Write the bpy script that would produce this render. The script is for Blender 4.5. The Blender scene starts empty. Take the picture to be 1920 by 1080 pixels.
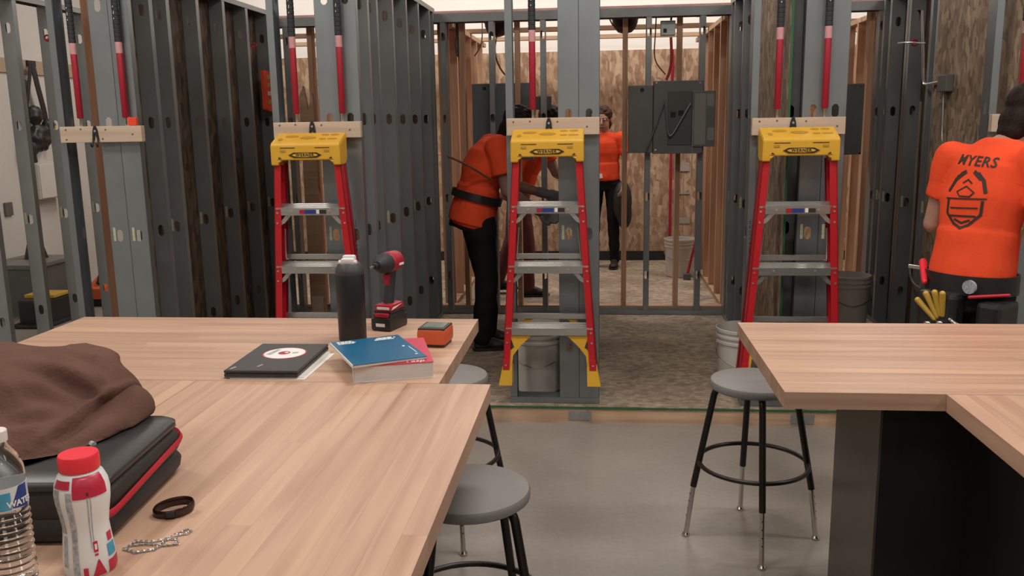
import bpy, bmesh, math, random
from mathutils import Vector, Matrix, Euler
random.seed(7)
PI = math.pi
S = bpy.context.scene
COL = S.collection

# ------------------------------------------------------------------ camera
EYE = 1.60
FPX = 1650.0
CAMR = ((0.9950602, 0.0978879, -0.0165287), (0.0020730, -0.1869487, -0.9823675), (-0.0992520, 0.9774805, -0.1862281))
cd = bpy.data.cameras.new('camera'); cam = bpy.data.objects.new('camera', cd); COL.objects.link(cam)
cd.sensor_width = 36.0; cd.lens = 36.0 * FPX / 1920.0; cd.clip_start = 0.05; cd.clip_end = 60
r0, r1, r2 = [Vector(v) for v in CAMR]
M3 = Matrix((r0, -r1, -r2)).transposed()
cam.matrix_world = Matrix.Translation((0, 0, EYE)) @ M3.to_4x4()
S.camera = cam

def _ray(x, y):
    return r0 * ((x - 960) / FPX) + r1 * ((y - 540) / FPX) + r2
def PZ(x, y, z):
    d = _ray(x, y); return Vector((0, 0, EYE)) + d * ((z - EYE) / d.z)
def PY(x, y, Y):
    d = _ray(x, y); return Vector((0, 0, EYE)) + d * (Y / d.y)
def PXX(x, y, X):
    d = _ray(x, y); return Vector((0, 0, EYE)) + d * (X / d.x)

# ------------------------------------------------------------------ world, lights, exposure
w = bpy.data.worlds.new('world'); S.world = w; w.use_nodes = True
w.node_tree.nodes['Background'].inputs[0].default_value = (0.8, 0.85, 0.9, 1)
w.node_tree.nodes['Background'].inputs[1].default_value = 0.05
S.view_settings.view_transform = 'Standard'; S.view_settings.look = 'None'
S.view_settings.gamma = 1.0; S.view_settings.use_curve_mapping = False
S.view_settings.exposure = -0.85
CEIL = 3.9
LIGHTS = []   # (x, y, power)
for lx in (-3.0, 0.2, 3.2):
    for ly, p in ((-2.2, 26), (0.4, 54), (2.9, 84)):
        LIGHTS.append((lx, ly, p))
for lx in (-3.2, -1.2, 0.6, 2.6):
    LIGHTS.append((lx, 8.3, 62))

# ------------------------------------------------------------------ materials
def _new(name):
    m = bpy.data.materials.new(name); m.use_nodes = True
    nt = m.node_tree; b = nt.nodes['Principled BSDF']
    return m, nt, b
def N(nt, t, **kw):
    n = nt.nodes.new(t)
    for k, v in kw.items(): setattr(n, k, v)
    return n
def lk(nt, a, b): nt.links.new(a, b)
def coords(nt, scale=(1, 1, 1), kind='Object'):
    tc = N(nt, 'ShaderNodeTexCoord'); mp = N(nt, 'ShaderNodeMapping')
    mp.inputs['Scale'].default_value = scale
    lk(nt, tc.outputs[kind], mp.inputs['Vector']); return mp.outputs['Vector']
def ramp(nt, fac, stops):
    r = N(nt, 'ShaderNodeValToRGB'); e = r.color_ramp.elements
    while len(e) < len(stops): e.new(0.5)
    for i, (p, c) in enumerate(stops):
        e[i].position = p; e[i].color = (*c, 1)
    lk(nt, fac, r.inputs['Fac']); return r.outputs['Color']
def plain(name, col, rough=0.5, metal=0.0, var=0.08, nscale=8.0, bump=0.0, bscale=60.0, rnd=0.0, coat=0.0, stretch=(1, 1, 1)):
    m, nt, b = _new(name)
    v = coords(nt, stretch)
    nz = N(nt, 'ShaderNodeTexNoise'); nz.inputs['Scale'].default_value = nscale; nz.inputs['Detail'].default_value = 4
    lk(nt, v, nz.inputs['Vector'])
    c = ramp(nt, nz.outputs['Fac'], [(0.3, tuple(max(0, x * (1 - var)) for x in col)), (0.7, tuple(min(1, x * (1 + var)) for x in col))])
    if rnd > 0:
        oi = N(nt, 'ShaderNodeObjectInfo'); hs = N(nt, 'ShaderNodeHueSaturation')
        mr = N(nt, 'ShaderNodeMapRange'); mr.inputs[3].default_value = 1 - rnd; mr.inputs[4].default_value = 1 + rnd
        lk(nt, oi.outputs['Random'], mr.inputs[0]); lk(nt, mr.outputs[0], hs.inputs['Value']); lk(nt, c, hs.inputs['Color']); c = hs.outputs['Color']
    lk(nt, c, b.inputs['Base Color'])
    b.inputs['Roughness'].default_value = rough; b.inputs['Metallic'].default_value = metal
    b.inputs['Coat Weight'].default_value = coat
    if bump > 0:
        n2 = N(nt, 'ShaderNodeTexNoise'); n2.inputs['Scale'].default_value = bscale; lk(nt, v, n2.inputs['Vector'])
        bp = N(nt, 'ShaderNodeBump'); bp.inputs['Strength'].default_value = bump; bp.inputs['Distance'].default_value = 0.004
        lk(nt, n2.outputs['Fac'], bp.inputs['Height']); lk(nt, bp.outputs['Normal'], b.inputs['Normal'])
    return m
def wood(name, c0, c1, rough=0.55, rnd=0.12, along='X', coat=0.0):
    m, nt, b = _new(name)
    st = {'X': (1.2, 22, 22), 'Y': (22, 1.2, 22), 'Z': (22, 22, 1.2)}[along]
    v = coords(nt, st)
    oi = N(nt, 'ShaderNodeObjectInfo')
    ad = N(nt, 'ShaderNodeVectorMath', operation='ADD'); mu = N(nt, 'ShaderNodeMath', operation='MULTIPLY'); mu.inputs[1].default_value = 50
    lk(nt, oi.outputs['Random'], mu.inputs[0]); lk(nt, v, ad.inputs[0]); lk(nt, mu.outputs[0], ad.inputs[1])
    nz = N(nt, 'ShaderNodeTexNoise'); nz.inputs['Scale'].default_value = 1.0; nz.inputs['Detail'].default_value = 5; nz.inputs['Distortion'].default_value = 0.6
    lk(nt, ad.outputs[0], nz.inputs['Vector'])
    c = ramp(nt, nz.outputs['Fac'], [(0.28, c0), (0.62, c1)])
    # sparse darker knots and mineral streaks
    n3 = N(nt, 'ShaderNodeTexNoise'); n3.inputs['Scale'].default_value = 0.35; n3.inputs['Detail'].default_value = 2; lk(nt, ad.outputs[0], n3.inputs['Vector'])
    k = ramp(nt, n3.outputs['Fac'], [(0.64, (1, 1, 1)), (0.74, (0.70, 0.58, 0.50))])
    mx = N(nt, 'ShaderNodeMix', data_type='RGBA', blend_type='MULTIPLY'); mx.inputs[0].default_value = 1
    lk(nt, c, mx.inputs[6]); lk(nt, k, mx.inputs[7])
    hs = N(nt, 'ShaderNodeHueSaturation'); mr = N(nt, 'ShaderNodeMapRange'); mr.inputs[3].default_value = 1 - rnd; mr.inputs[4].default_value = 1 + rnd
    lk(nt, oi.outputs['Random'], mr.inputs[0]); lk(nt, mr.outputs[0], hs.inputs['Value']); lk(nt, mx.outputs[2], hs.inputs['Color'])
    lk(nt, hs.outputs['Color'], b.inputs['Base Color'])
    b.inputs['Roughness'].default_value = rough; b.inputs['Coat Weight'].default_value = coat; b.inputs['Coat Roughness'].default_value = 0.25
    bp = N(nt, 'ShaderNodeBump'); bp.inputs['Strength'].default_value = 0.12; bp.inputs['Distance'].default_value = 0.002
    lk(nt, nz.outputs['Fac'], bp.inputs['Height']); lk(nt, bp.outputs['Normal'], b.inputs['Normal'])
    return m
def osb(name, c0, c1, c2, scale=(14, 34, 34), dirt=0.0):
    m, nt, b = _new(name)
    v = coords(nt, scale)
    nzv = N(nt, 'ShaderNodeTexNoise'); nzv.inputs['Scale'].default_value = 0.5; lk(nt, v, nzv.inputs['Vector'])
    ad = N(nt, 'ShaderNodeMix', data_type='RGBA'); ad.inputs[0].default_value = 0.35
    lk(nt, v, ad.inputs[6]); lk(nt, nzv.outputs['Color'], ad.inputs[7])
    vo = N(nt, 'ShaderNodeTexVoronoi'); vo.inputs['Scale'].default_value = 1.0; lk(nt, v, vo.inputs['Vector'])
    sp = N(nt, 'ShaderNodeSeparateColor'); lk(nt, vo.outputs['Color'], sp.inputs[0])
    nz = N(nt, 'ShaderNodeTexNoise'); nz.inputs['Scale'].default_value = 0.9; nz.inputs['Detail'].default_value = 6; lk(nt, v, nz.inputs['Vector'])
    av = N(nt, 'ShaderNodeMath', operation='ADD'); lk(nt, sp.outputs[0], av.inputs[0]); lk(nt, nz.outputs['Fac'], av.inputs[1])
    hf = N(nt, 'ShaderNodeMath', operation='MULTIPLY'); hf.inputs[1].default_value = 0.5; lk(nt, av.outputs[0], hf.inputs[0])
    c = ramp(nt, hf.outputs[0], [(0.2, c0), (0.5, c1), (0.8, c2)])
    if dirt > 0:
        n3 = N(nt, 'ShaderNodeTexNoise'); n3.inputs['Scale'].default_value = 0.06; n3.inputs['Detail'].default_value = 4; lk(nt, v, n3.inputs['Vector'])
        k = ramp(nt, n3.outputs['Fac'], [(0.35, (1 - dirt,) * 3), (0.65, (1, 1, 1))])
        mx = N(nt, 'ShaderNodeMix', data_type='RGBA', blend_type='MULTIPLY'); mx.inputs[0].default_value = 1
        lk(nt, c, mx.inputs[6]); lk(nt, k, mx.inputs[7]); c = mx.outputs[2]
    lk(nt, c, b.inputs['Base Color']); b.inputs['Roughness'].default_value = 0.75
    bp = N(nt, 'ShaderNodeBump'); bp.inputs['Strength'].default_value = 0.2; bp.inputs['Distance'].default_value = 0.003
    lk(nt, hf.outputs[0], bp.inputs['Height']); lk(nt, bp.outputs['Normal'], b.inputs['Normal'])
    return m
def glassy(name, col, ior=1.33, rough=0.02):
    m, nt, b = _new(name)
    nz = N(nt, 'ShaderNodeTexNoise'); nz.inputs['Scale'].default_value = 30; lk(nt, coords(nt), nz.inputs['Vector'])
    bp = N(nt, 'ShaderNodeBump'); bp.inputs['Strength'].default_value = 0.03; lk(nt, nz.outputs['Fac'], bp.inputs['Height']); lk(nt, bp.outputs['Normal'], b.inputs['Normal'])
    b.inputs['Base Color'].default_value = (*col, 1); b.inputs['Transmission Weight'].default_value = 1
    b.inputs['IOR'].default_value = ior; b.inputs['Roughness'].default_value = rough
    return m
def emit(name, col, st):
    m, nt, b = _new(name)
    b.inputs['Base Color'].default_value = (*col, 1); b.inputs['Emission Color'].default_value = (*col, 1); b.inputs['Emission Strength'].default_value = st
    return m
def concrete(name):
    m, nt, b = _new(name)
    v = coords(nt)
    n1 = N(nt, 'ShaderNodeTexNoise'); n1.inputs['Scale'].default_value = 1.6; n1.inputs['Detail'].default_value = 8; lk(nt, v, n1.inputs['Vector'])
    n2 = N(nt, 'ShaderNodeTexNoise'); n2.inputs['Scale'].default_value = 40; n2.inputs['Detail'].default_value = 3; lk(nt, v, n2.inputs['Vector'])
    a = ramp(nt, n1.outputs['Fac'], [(0.3, (0.235, 0.205, 0.175)), (0.7, (0.31, 0.275, 0.24))])
    k = ramp(nt, n2.outputs['Fac'], [(0.3, (0.93,) * 3), (0.7, (1.05,) * 3)])
    mx = N(nt, 'ShaderNodeMix', data_type='RGBA', blend_type='MULTIPLY'); mx.inputs[0].default_value = 1
    lk(nt, a, mx.inputs[6]); lk(nt, k, mx.inputs[7]); lk(nt, mx.outputs[2], b.inputs['Base Color'])
    b.inputs['Roughness'].default_value = 0.38
    return m

MT = dict(
    steel=plain('galvanized_steel', (0.285, 0.315, 0.33), 0.40, 0.75, 0.08, 5, rnd=0.06),
    steel_bay=plain('galvanized_steel_bay_toned', (0.29, 0.305, 0.31), 0.45, 0.45, 0.12, 4, rnd=0.08),  # same steel as the front studs, retuned to offset the shade in the bays
    conc=concrete('polished_concrete'),
    white_wall=plain('white_painted_wall', (0.62, 0.59, 0.55), 0.7, 0, 0.03, 3),
    bright_wall=plain('bright_white_wall', (0.85, 0.82, 0.77), 0.8, 0, 0.02, 3),
    ceil=plain('white_ceiling', (0.75, 0.74, 0.72), 0.85, 0, 0.03, 2),
    osb_wall=osb('osb_wall_panel', (0.25, 0.14, 0.08), (0.40, 0.26, 0.165), (0.56, 0.41, 0.28), (30, 30, 13)),
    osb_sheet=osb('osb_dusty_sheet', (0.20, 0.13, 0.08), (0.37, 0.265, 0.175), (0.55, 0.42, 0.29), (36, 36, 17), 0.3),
    osb_deck=osb('osb_deck_worn', (0.28, 0.205, 0.145), (0.42, 0.33, 0.24), (0.56, 0.455, 0.35), (28, 40, 40), 0.4),
    osb_shaded=osb('osb_shade_toned', (0.07, 0.045, 0.03), (0.14, 0.095, 0.065), (0.22, 0.16, 0.11), (30, 34, 11), 0.35),  # same strand board, darkened to paint in the shade between the studs
    note=plain('buff_notice', (0.36, 0.31, 0.27), 0.7, 0, 0.05), panel_paper=plain('grey_label_paper', (0.30, 0.285, 0.275), 0.7, 0, 0.05),
    rustwood=wood('rust_brown_lumber', (0.16, 0.065, 0.03), (0.27, 0.125, 0.065), 0.65, 0.05, 'Z'),
    green=plain('green_edge_seal', (0.02, 0.12, 0.05), 0.6),
    pine=wood('pine_lumber', (0.46, 0.29, 0.18), (0.62, 0.43, 0.29), 0.6, 0.06),
    ledge=wood('pale_pine_board', (0.50, 0.375, 0.28), (0.60, 0.47, 0.355), 0.55, 0.05),
    stud_wood=wood('framing_lumber', (0.36, 0.19, 0.11), (0.54, 0.32, 0.20), 0.65, 0.18, 'Z'),
    joist=wood('joist_lumber', (0.34, 0.20, 0.12), (0.50, 0.33, 0.21), 0.65, 0.1),
    maple=wood('maple_butcher_block', (0.39, 0.232, 0.157), (0.53, 0.34, 0.238), 0.46, 0.08, 'X', 0.06),
    maple_edge=wood('maple_edge', (0.40, 0.27, 0.19), (0.52, 0.36, 0.26), 0.5, 0.05),
    blacklam=plain('black_laminate', (0.012, 0.011, 0.011), 0.28, 0, 0.1),
    lam_lit=plain('black_laminate_lit', (0.055, 0.046, 0.038), 0.3, 0, 0.15, 3),  # lighter copy of the black laminate, light on the end face painted in
    red=plain('red_fiberglass', (0.50, 0.015, 0.022), 0.38, 0, 0.06),
    redtool=plain('red_powder_coat', (0.36, 0.012, 0.03), 0.45, 0, 0.08),
    yellow=plain('yellow_plastic', (0.72, 0.40, 0.035), 0.45, 0, 0.05),
    yellow_d=plain('yellow_shade_and_print', (0.45, 0.25, 0.03), 0.6, 0, 0.05),  # darker yellow: painted recess shade on the caps, and printed notices
    alu=plain('brushed_aluminium', (0.62, 0.62, 0.60), 0.32, 0.85, 0.06, 3, stretch=(1, 40, 40)),
    chrome=plain('chrome', (0.62, 0.60, 0.57), 0.18, 1.0, 0.03),
    black=plain('black_plastic', (0.018, 0.018, 0.019), 0.42, 0, 0.1),
    blackmetal=plain('black_powder_coated_tube', (0.013, 0.011, 0.010), 0.35, 0.1, 0.1),
    rubber=plain('black_rubber_grip', (0.022, 0.024, 0.028), 0.6, 0, 0.1),
    ink=plain('black_print', (0.03, 0.02, 0.015), 0.7),
    white=plain('white_print', (0.78, 0.77, 0.75), 0.55, 0, 0.03),
    paper=plain('white_paper', (0.74, 0.71, 0.68), 0.7, 0, 0.03),
    greyseat=plain('grey_stool_seat', (0.205, 0.197, 0.19), 0.45, 0, 0.04),
    bucket=plain('white_bucket_plastic', (0.56, 0.53, 0.49), 0.4, 0, 0.05),
    panel=plain('grey_enamel_enclosure', (0.16, 0.168, 0.162), 0.42, 0.1, 0.08),
    panel_d=plain('dark_grey_cover', (0.10, 0.10, 0.097), 0.5, 0.1, 0.1),
    panel_l=plain('blue_grey_enamel', (0.13, 0.155, 0.17), 0.42, 0.1, 0.08),
    galv_box=plain('galvanized_box', (0.35, 0.36, 0.36), 0.4, 0.6, 0.12, 20),
    conduit=plain('conduit_steel', (0.62, 0.62, 0.58), 0.28, 0.85, 0.05),
    shirt=plain('orange_cotton', (0.83, 0.085, 0.03), 0.85, 0, 0.05, 6, 0.25, 90),
    pants=plain('black_work_pants', (0.013, 0.013, 0.014), 0.8, 0, 0.15, 6, 0.3, 120),
    maroon=plain('dark_maroon_pants', (0.12, 0.03, 0.03), 0.85, 0, 0.15),
    skin=plain('skin', (0.40, 0.215, 0.155), 0.55, 0, 0.06),
    skin_d=plain('tan_skin', (0.26, 0.14, 0.10), 0.55, 0, 0.06),
    hair=plain('dark_brown_hair', (0.018, 0.012, 0.010), 0.6, 0, 0.3, 60, 0.6, 140),
    hairb=plain('brown_hair', (0.06, 0.035, 0.025), 0.6, 0, 0.3, 60, 0.6, 140),
    shoe=plain('dark_leather', (0.02, 0.014, 0.012), 0.55, 0, 0.15),
    glove=plain('grey_work_glove', (0.16, 0.16, 0.165), 0.8, 0, 0.1),
    glove_b=plain('black_work_glove', (0.02, 0.02, 0.022), 0.8, 0, 0.1),
    brown=plain('brown_fleece', (0.125, 0.066, 0.050), 0.92, 0, 0.10, 12, 0.35, 160),
    bag=plain('black_nylon', (0.018, 0.017, 0.017), 0.55, 0, 0.12, 20, 0.3, 200),
    bagtop=plain('black_vinyl', (0.028, 0.028, 0.028), 0.38, 0, 0.1, 8),
    bagred=plain('red_zip_piping', (0.45, 0.012, 0.03), 0.55),
    blue=plain('blue_notebook_cover', (0.010, 0.115, 0.235), 0.28, 0, 0.05),
    redbook=plain('red_book_cover', (0.52, 0.03, 0.07), 0.4, 0, 0.05),
    pages=plain('book_pages', (0.60, 0.57, 0.55), 0.8, 0, 0.04, 30, stretch=(1, 1, 40)),
    laptop=plain('black_laptop_shell', (0.034, 0.033, 0.034), 0.45, 0, 0.05),
    tumbler=plain('black_powder_bottle', (0.010, 0.011, 0.014), 0.42, 0, 0.1),
    tumcap=plain('dark_grey_lid', (0.05, 0.05, 0.052), 0.45),
    lid_w=plain('white_lid_spout', (0.72, 0.69, 0.68), 0.4),
    orange=plain('orange_rubber', (0.62, 0.105, 0.035), 0.5, 0, 0.06),
    screen=plain('grey_lcd_screen', (0.21, 0.24, 0.20), 0.12, 0, 0.2, 14),
    pet=glassy('clear_pet_water', (0.93, 0.95, 0.95), 1.30),
    label_b=plain('blue_label', (0.02, 0.05, 0.22), 0.4), label_c=plain('cyan_label', (0.05, 0.30, 0.48), 0.4, 0, 0.3, 20),
    label_w=plain('pale_label', (0.62, 0.68, 0.72), 0.4),
    yog=plain('white_bottle_sleeve', (0.72, 0.75, 0.76), 0.35, 0, 0.02),
    yogred=plain('crimson_sleeve', (0.48, 0.018, 0.05), 0.35), capred=plain('red_cap', (0.80, 0.03, 0.05), 0.4),
    greyprint=plain('grey_fine_print', (0.36, 0.38, 0.40), 0.5, 0, 0.35, 160),
    tort=plain('dark_tortoise_acetate', (0.028, 0.010, 0.007), 0.15, 0, 0.4, 30),
    silver=plain('silver_chain', (0.42, 0.40, 0.39), 0.3, 0.9, 0.1),
    redwire=plain('red_cable', (0.50, 0.05, 0.05), 0.5), brownwire=plain('brown_cable', (0.16, 0.08, 0.05), 0.6),
    pink=plain('pink_insulation', (0.85, 0.55, 0.55), 0.95, 0, 0.12, 12, 0.5, 40),
    orange_lvl=plain('orange_plastic', (0.85, 0.07, 0.02), 0.5),
    tanstrip=plain('tan_rail', (0.42, 0.32, 0.22), 0.7),
    greybin=plain('grey_bin', (0.12, 0.125, 0.12), 0.55), sticker=plain('yellow_green_sticker', (0.50, 0.52, 0.33), 0.6, 0, 0.2, 60),
    ybrass=plain('brass_screw', (0.5, 0.45, 0.35), 0.4, 0.8), gold=plain('yellow_handle_grip', (0.55, 0.34, 0.05), 0.45),
    bowl=plain('black_lamp_shade', (0.02, 0.015, 0.013), 0.4), cloth_g=plain('grey_green_cloth', (0.20, 0.20, 0.16), 0.9, 0, 0.2),
    panel_lamp=emit('lamp_diffuser', (1.0, 0.97, 0.92), 3.0),
)

for k in ('hair', 'hairb', 'brown', 'shirt', 'pants'): MT[k].node_tree.nodes['Principled BSDF'].inputs['Specular IOR Level'].default_value = 0.12
TMP = bpy.data.scenes.new('workbench')   # scratch scene for evaluating modifiers and text, removed at the end
# ------------------------------------------------------------------ mesh helpers
class MB:
    def __init__(s): s.bm = bmesh.new()
    def box(s, x0, x1, y0, y1, z0, z1, M=None, bev=0):
        r = bmesh.ops.create_cube(s.bm, size=1.0)
        vs = r['verts']
        for v in vs:
            v.co = Vector(((x0 + x1) / 2 + v.co.x * (x1 - x0), (y0 + y1) / 2 + v.co.y * (y1 - y0), (z0 + z1) / 2 + v.co.z * (z1 - z0)))
        if bev > 0:
            es = list({e for v in vs for e in v.link_edges})
            q = bmesh.ops.bevel(s.bm, geom=es, offset=bev, segments=2, affect='EDGES', profile=0.6)
            vs = list({v for f in q['faces'] for v in f.verts} | {v for v in vs if v.is_valid})
            vs = [v for v in vs if v.is_valid]
        if M is not None:
            for v in vs: v.co = M @ v.co
        return s
    def cyl(s, p0, p1, r, r2=None, seg=16, caps=True):
        p0, p1 = Vector(p0), Vector(p1); r2 = r if r2 is None else r2
        d = p1 - p0; L = d.length
        if L < 1e-6: return s
        q = bmesh.ops.create_cone(s.bm, cap_ends=caps, segments=seg, radius1=r, radius2=r2, depth=L)
        R_ = d.to_track_quat('Z', 'Y').to_matrix().to_4x4()
        bmesh.ops.transform(s.bm, matrix=Matrix.Translation((p0 + p1) / 2) @ R_, verts=q['verts'])
        return s
    def ell(s, c, r, rot=None, seg=16, ring=10):
        r = (r, r, r) if not hasattr(r, '__len__') else r
        M = Matrix.Translation(c) @ (rot.to_4x4() if rot is not None else Matrix()) @ Matrix.Diagonal((*r, 1))
        nv = s.bm.verts.new; nf = s.bm.faces.new
        rows = [[nv(M @ Vector((math.sin(PI * j / ring) * math.cos(2 * PI * k / seg), math.sin(PI * j / ring) * math.sin(2 * PI * k / seg), -math.cos(PI * j / ring)))) for k in range(seg)] for j in range(1, ring)]
        lo, hi = nv(M @ Vector((0, 0, -1))), nv(M @ Vector((0, 0, 1)))
        for k in range(seg):
            q = (k + 1) % seg
            nf((lo, rows[0][q], rows[0][k])); nf((hi, rows[-1][k], rows[-1][q]))
            for a, b_ in zip(rows[:-1], rows[1:]): nf((a[k], a[q], b_[q], b_[k]))
        return s
    def limb(s, p0, r0_, p1, r1_, seg=14):
        s.cyl(p0, p1, r0_, r1_, seg); s.ell(p0, r0_, None, seg, 8); s.ell(p1, r1_, None, seg, 8); return s
    def chain(s, pts):
        for (a, ra), (b_, rb) in zip(pts[:-1], pts[1:]): s.limb(a, ra, b_, rb)
        return s
    def loft(s, rings, caps=True):
        """rings: lists of points, same count"""
        vr = [[s.bm.verts.new(p) for p in rg] for rg in rings]
        n = len(vr[0])
        for a, b_ in zip(vr[:-1], vr[1:]):
            for i in range(n):
                s.bm.faces.new((a[i], a[(i + 1) % n], b_[(i + 1) % n], b_[i]))
        if caps:
            s.bm.faces.new(list(reversed(vr[0]))); s.bm.faces.new(vr[-1])
        return s
    def lathe(s, prof, seg=28, c=(0, 0, 0), squash=1.0):
        rings = []
        for r, z in prof:
            rings.append([Vector((c[0] + r * math.cos(2 * PI * i / seg), c[1] + r * squash * math.sin(2 * PI * i / seg), c[2] + z)) for i in range(seg)])
        return s.loft(rings)
    def tube(s, pts, r, seg=8, sub=4):
        pts = [Vector(p) for p in pts]
        P = []
        if sub > 1 and len(pts) > 2:
            for i in range(len(pts) - 1):
                a = pts[max(i - 1, 0)]; b_ = pts[i]; c = pts[i + 1]; d = pts[min(i + 2, len(pts) - 1)]
                for k in range(sub):
                    t = k / sub
                    P.append(0.5 * ((2 * b_) + (c - a) * t + (2 * a - 5 * b_ + 4 * c - d) * t * t + (3 * b_ - a - 3 * c + d) * t ** 3))
            P.append(pts[-1])
        else: P = pts
        up = Vector((0.13, 0.27, 0.95)).normalized(); rings = []
        for i, p in enumerate(P):
            t = (P[min(i + 1, len(P) - 1)] - P[max(i - 1, 0)]).normalized()
            a = up.cross(t)
            if a.length < 1e-4: a = Vector((1, 0, 0)).cross(t)
            a.normalize(); b_ = t.cross(a); up = b_
            up = b_ if b_.length > 0 else up
            rings.append([p + (a * math.cos(2 * PI * k / seg) + b_ * math.sin(2 * PI * k / seg)) * r for k in range(seg)])
        return s.loft(rings)
    def prism(s, poly, axis, a0, a1):
        """poly: 2-D outline; axis 'x': poly=(y,z); 'y': (x,z); 'z': (x,y)"""
        f = {'x': lambda p, t: (t, p[0], p[1]), 'y': lambda p, t: (p[0], t, p[1]), 'z': lambda p, t: (p[0], p[1], t)}[axis]
        return s.loft([[Vector(f(p, a0)) for p in poly], [Vector(f(p, a1)) for p in poly]])
    def quad(s, a, b_, c, d):
        s.bm.faces.new([s.bm.verts.new(p) for p in (a, b_, c, d)]); return s
    def mesh(s, name, smooth=False, angle=40):
        bmesh.ops.recalc_face_normals(s.bm, faces=s.bm.faces)
        me = bpy.data.meshes.new(name); s.bm.to_mesh(me); s.bm.free()
        if smooth:
            me.polygons.foreach_set('use_smooth', [True] * len(me.polygons))
            try: me.set_sharp_from_angle(angle=math.radians(angle))
            except Exception: pass
        return me
    def build(s, name, m, parent=None, smooth=False, loc=None, rot=None, angle=40):
        return put(name, s.mesh(name, smooth, angle), m, parent, loc, rot)

def put(name, me, m, parent=None, loc=None, rot=None):
    o = bpy.data.objects.new(name, me); COL.objects.link(o)
    if m is not None and len(me.materials) == 0: me.materials.append(MT[m] if isinstance(m, str) else m)
    if parent is not None: o.parent = parent
    if loc is not None: o.location = loc
    if rot is not None: o.rotation_euler = rot
    return o
def tag(o, label, cat, group=None):
    o['label'] = label; o['category'] = cat
    if group: o['group'] = group
    return o
def struct(o, label=None):
    o['kind'] = 'structure'
    if label: o['label'] = label
    return o
def thing(name, label, cat, loc=(0, 0, 0), rz=0, group=None):
    o = bpy.data.objects.new(name, None); COL.objects.link(o); o.empty_display_size = 0.05
    o.location = loc; o.rotation_euler = (0, 0, rz)
    return tag(o, label, cat, group)
def copy_tree(o, parent=None):
    c = o.copy(); COL.objects.link(c)
    if parent is not None: c.parent = parent
    for ch in o.children: copy_tree(ch, c)
    return c
def blob(mb, name, m, parent, voxel=0.008, smooth=4, factor=0.5, fold=None):
    """union of the overlapping closed shapes in mb as one continuous skin"""
    me = mb.mesh(name + '_src'); o = bpy.data.objects.new(name, me); TMP.collection.objects.link(o)
    md = o.modifiers.new('r', 'REMESH'); md.mode = 'VOXEL'; md.voxel_size = voxel; md.use_smooth_shade = True
    if smooth:
        sm = o.modifiers.new('s', 'SMOOTH'); sm.iterations = smooth; sm.factor = factor
    TMP.view_layers[0].update(); dg = TMP.view_layers[0].depsgraph
    ne = bpy.data.meshes.new_from_object(o.evaluated_get(dg)); o.modifiers.clear(); TMP.collection.objects.unlink(o); COL.objects.link(o); o.data = ne; bpy.data.meshes.remove(me)
    ne.name = name
    if fold:
        vs = [(v.co.copy(), v.normal.copy()) for v in ne.vertices]
        ne.vertices.foreach_set('co', [x for c, n_ in vs for x in (c + n_ * fold(c))])
    ne.polygons.foreach_set('use_smooth', [True] * len(ne.polygons))
    ne.materials.clear(); ne.materials.append(MT[m]); o.parent = parent
    return o
def text_mesh(txt, size, ext=0.0006, font_shear=0.0, align='CENTER', bold=0.0, sub=0, spacing=1.0):
    cu = bpy.data.curves.new('t', 'FONT'); cu.body = txt; cu.size = size; cu.extrude = ext; cu.align_x = align; cu.align_y = 'CENTER'
    cu.shear = font_shear; cu.offset = bold; cu.resolution_u = 2; cu.space_character = spacing
    o = bpy.data.objects.new('t', cu); TMP.collection.objects.link(o)
    TMP.view_layers[0].update(); dg = TMP.view_layers[0].depsgraph
    me = bpy.data.meshes.new_from_object(o.evaluated_get(dg)); bpy.data.objects.remove(o); bpy.data.curves.remove(cu)
    me.materials.clear()
    if sub:
        bm = bmesh.new(); bm.from_mesh(me); bmesh.ops.triangulate(bm, faces=bm.faces)
        for _ in range(sub):
            es = [e for e in bm.edges if e.calc_length() > size * 0.12]
            if es: bmesh.ops.subdivide_edges(bm, edges=es, cuts=1); bmesh.ops.triangulate(bm, faces=bm.faces)
        bm.to_mesh(me); bm.free()
    return me
FRONT = Euler((PI / 2, 0, 0))   # text facing -Y

# ------------------------------------------------------------------ room shell
XL, XR, YF, YB = -5.35, 6.0, -5.0, 9.6
struct(MB().box(XL - .3, XR + .3, YF - .3, YB + .3, -0.12, 0).build('floor', 'conc'), 'smooth grey-brown polished concrete floor')
struct(MB().box(XL - .3, XR + .3, YF - .3, YB + .3, CEIL, CEIL + .12).build('ceiling', 'ceil'))
struct(MB().box(XL - .15, XL, YF, YB, 0, CEIL).build('wall_left', 'white_wall'), 'white painted side wall behind the steel studs')
struct(MB().box(XR, XR + .15, YF, YB, 0, CEIL).build('wall_right', 'white_wall'))
struct(MB().box(XL - .15, XR + .15, YF - .15, YF, 0, CEIL).build('wall_front', 'white_wall'))
wb = struct(MB().box(XL - .15, XR + .15, YB, YB + .15, 0, CEIL).build('wall_back', 'bright_wall'), 'bright white wall above orange-tan strand board panels')
P = 0.089
pm = MB().box(-.608, .608, 0, .015, 0, 1.06).mesh('osb_panel')
for k in range(8):
    for zz in (P + .10, P + .10 + 1.063):
        put('strand_board_panel', pm, 'osb_wall', wb, (XL + .75 + k * 1.22, YB - .016, zz))
bb = struct(MB().box(XL + .02, XR - .02, YB - .03, YB - .001, P + .001, P + .098).build('baseboard_back', 'black'), 'black vinyl baseboard under the strand board')

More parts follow.
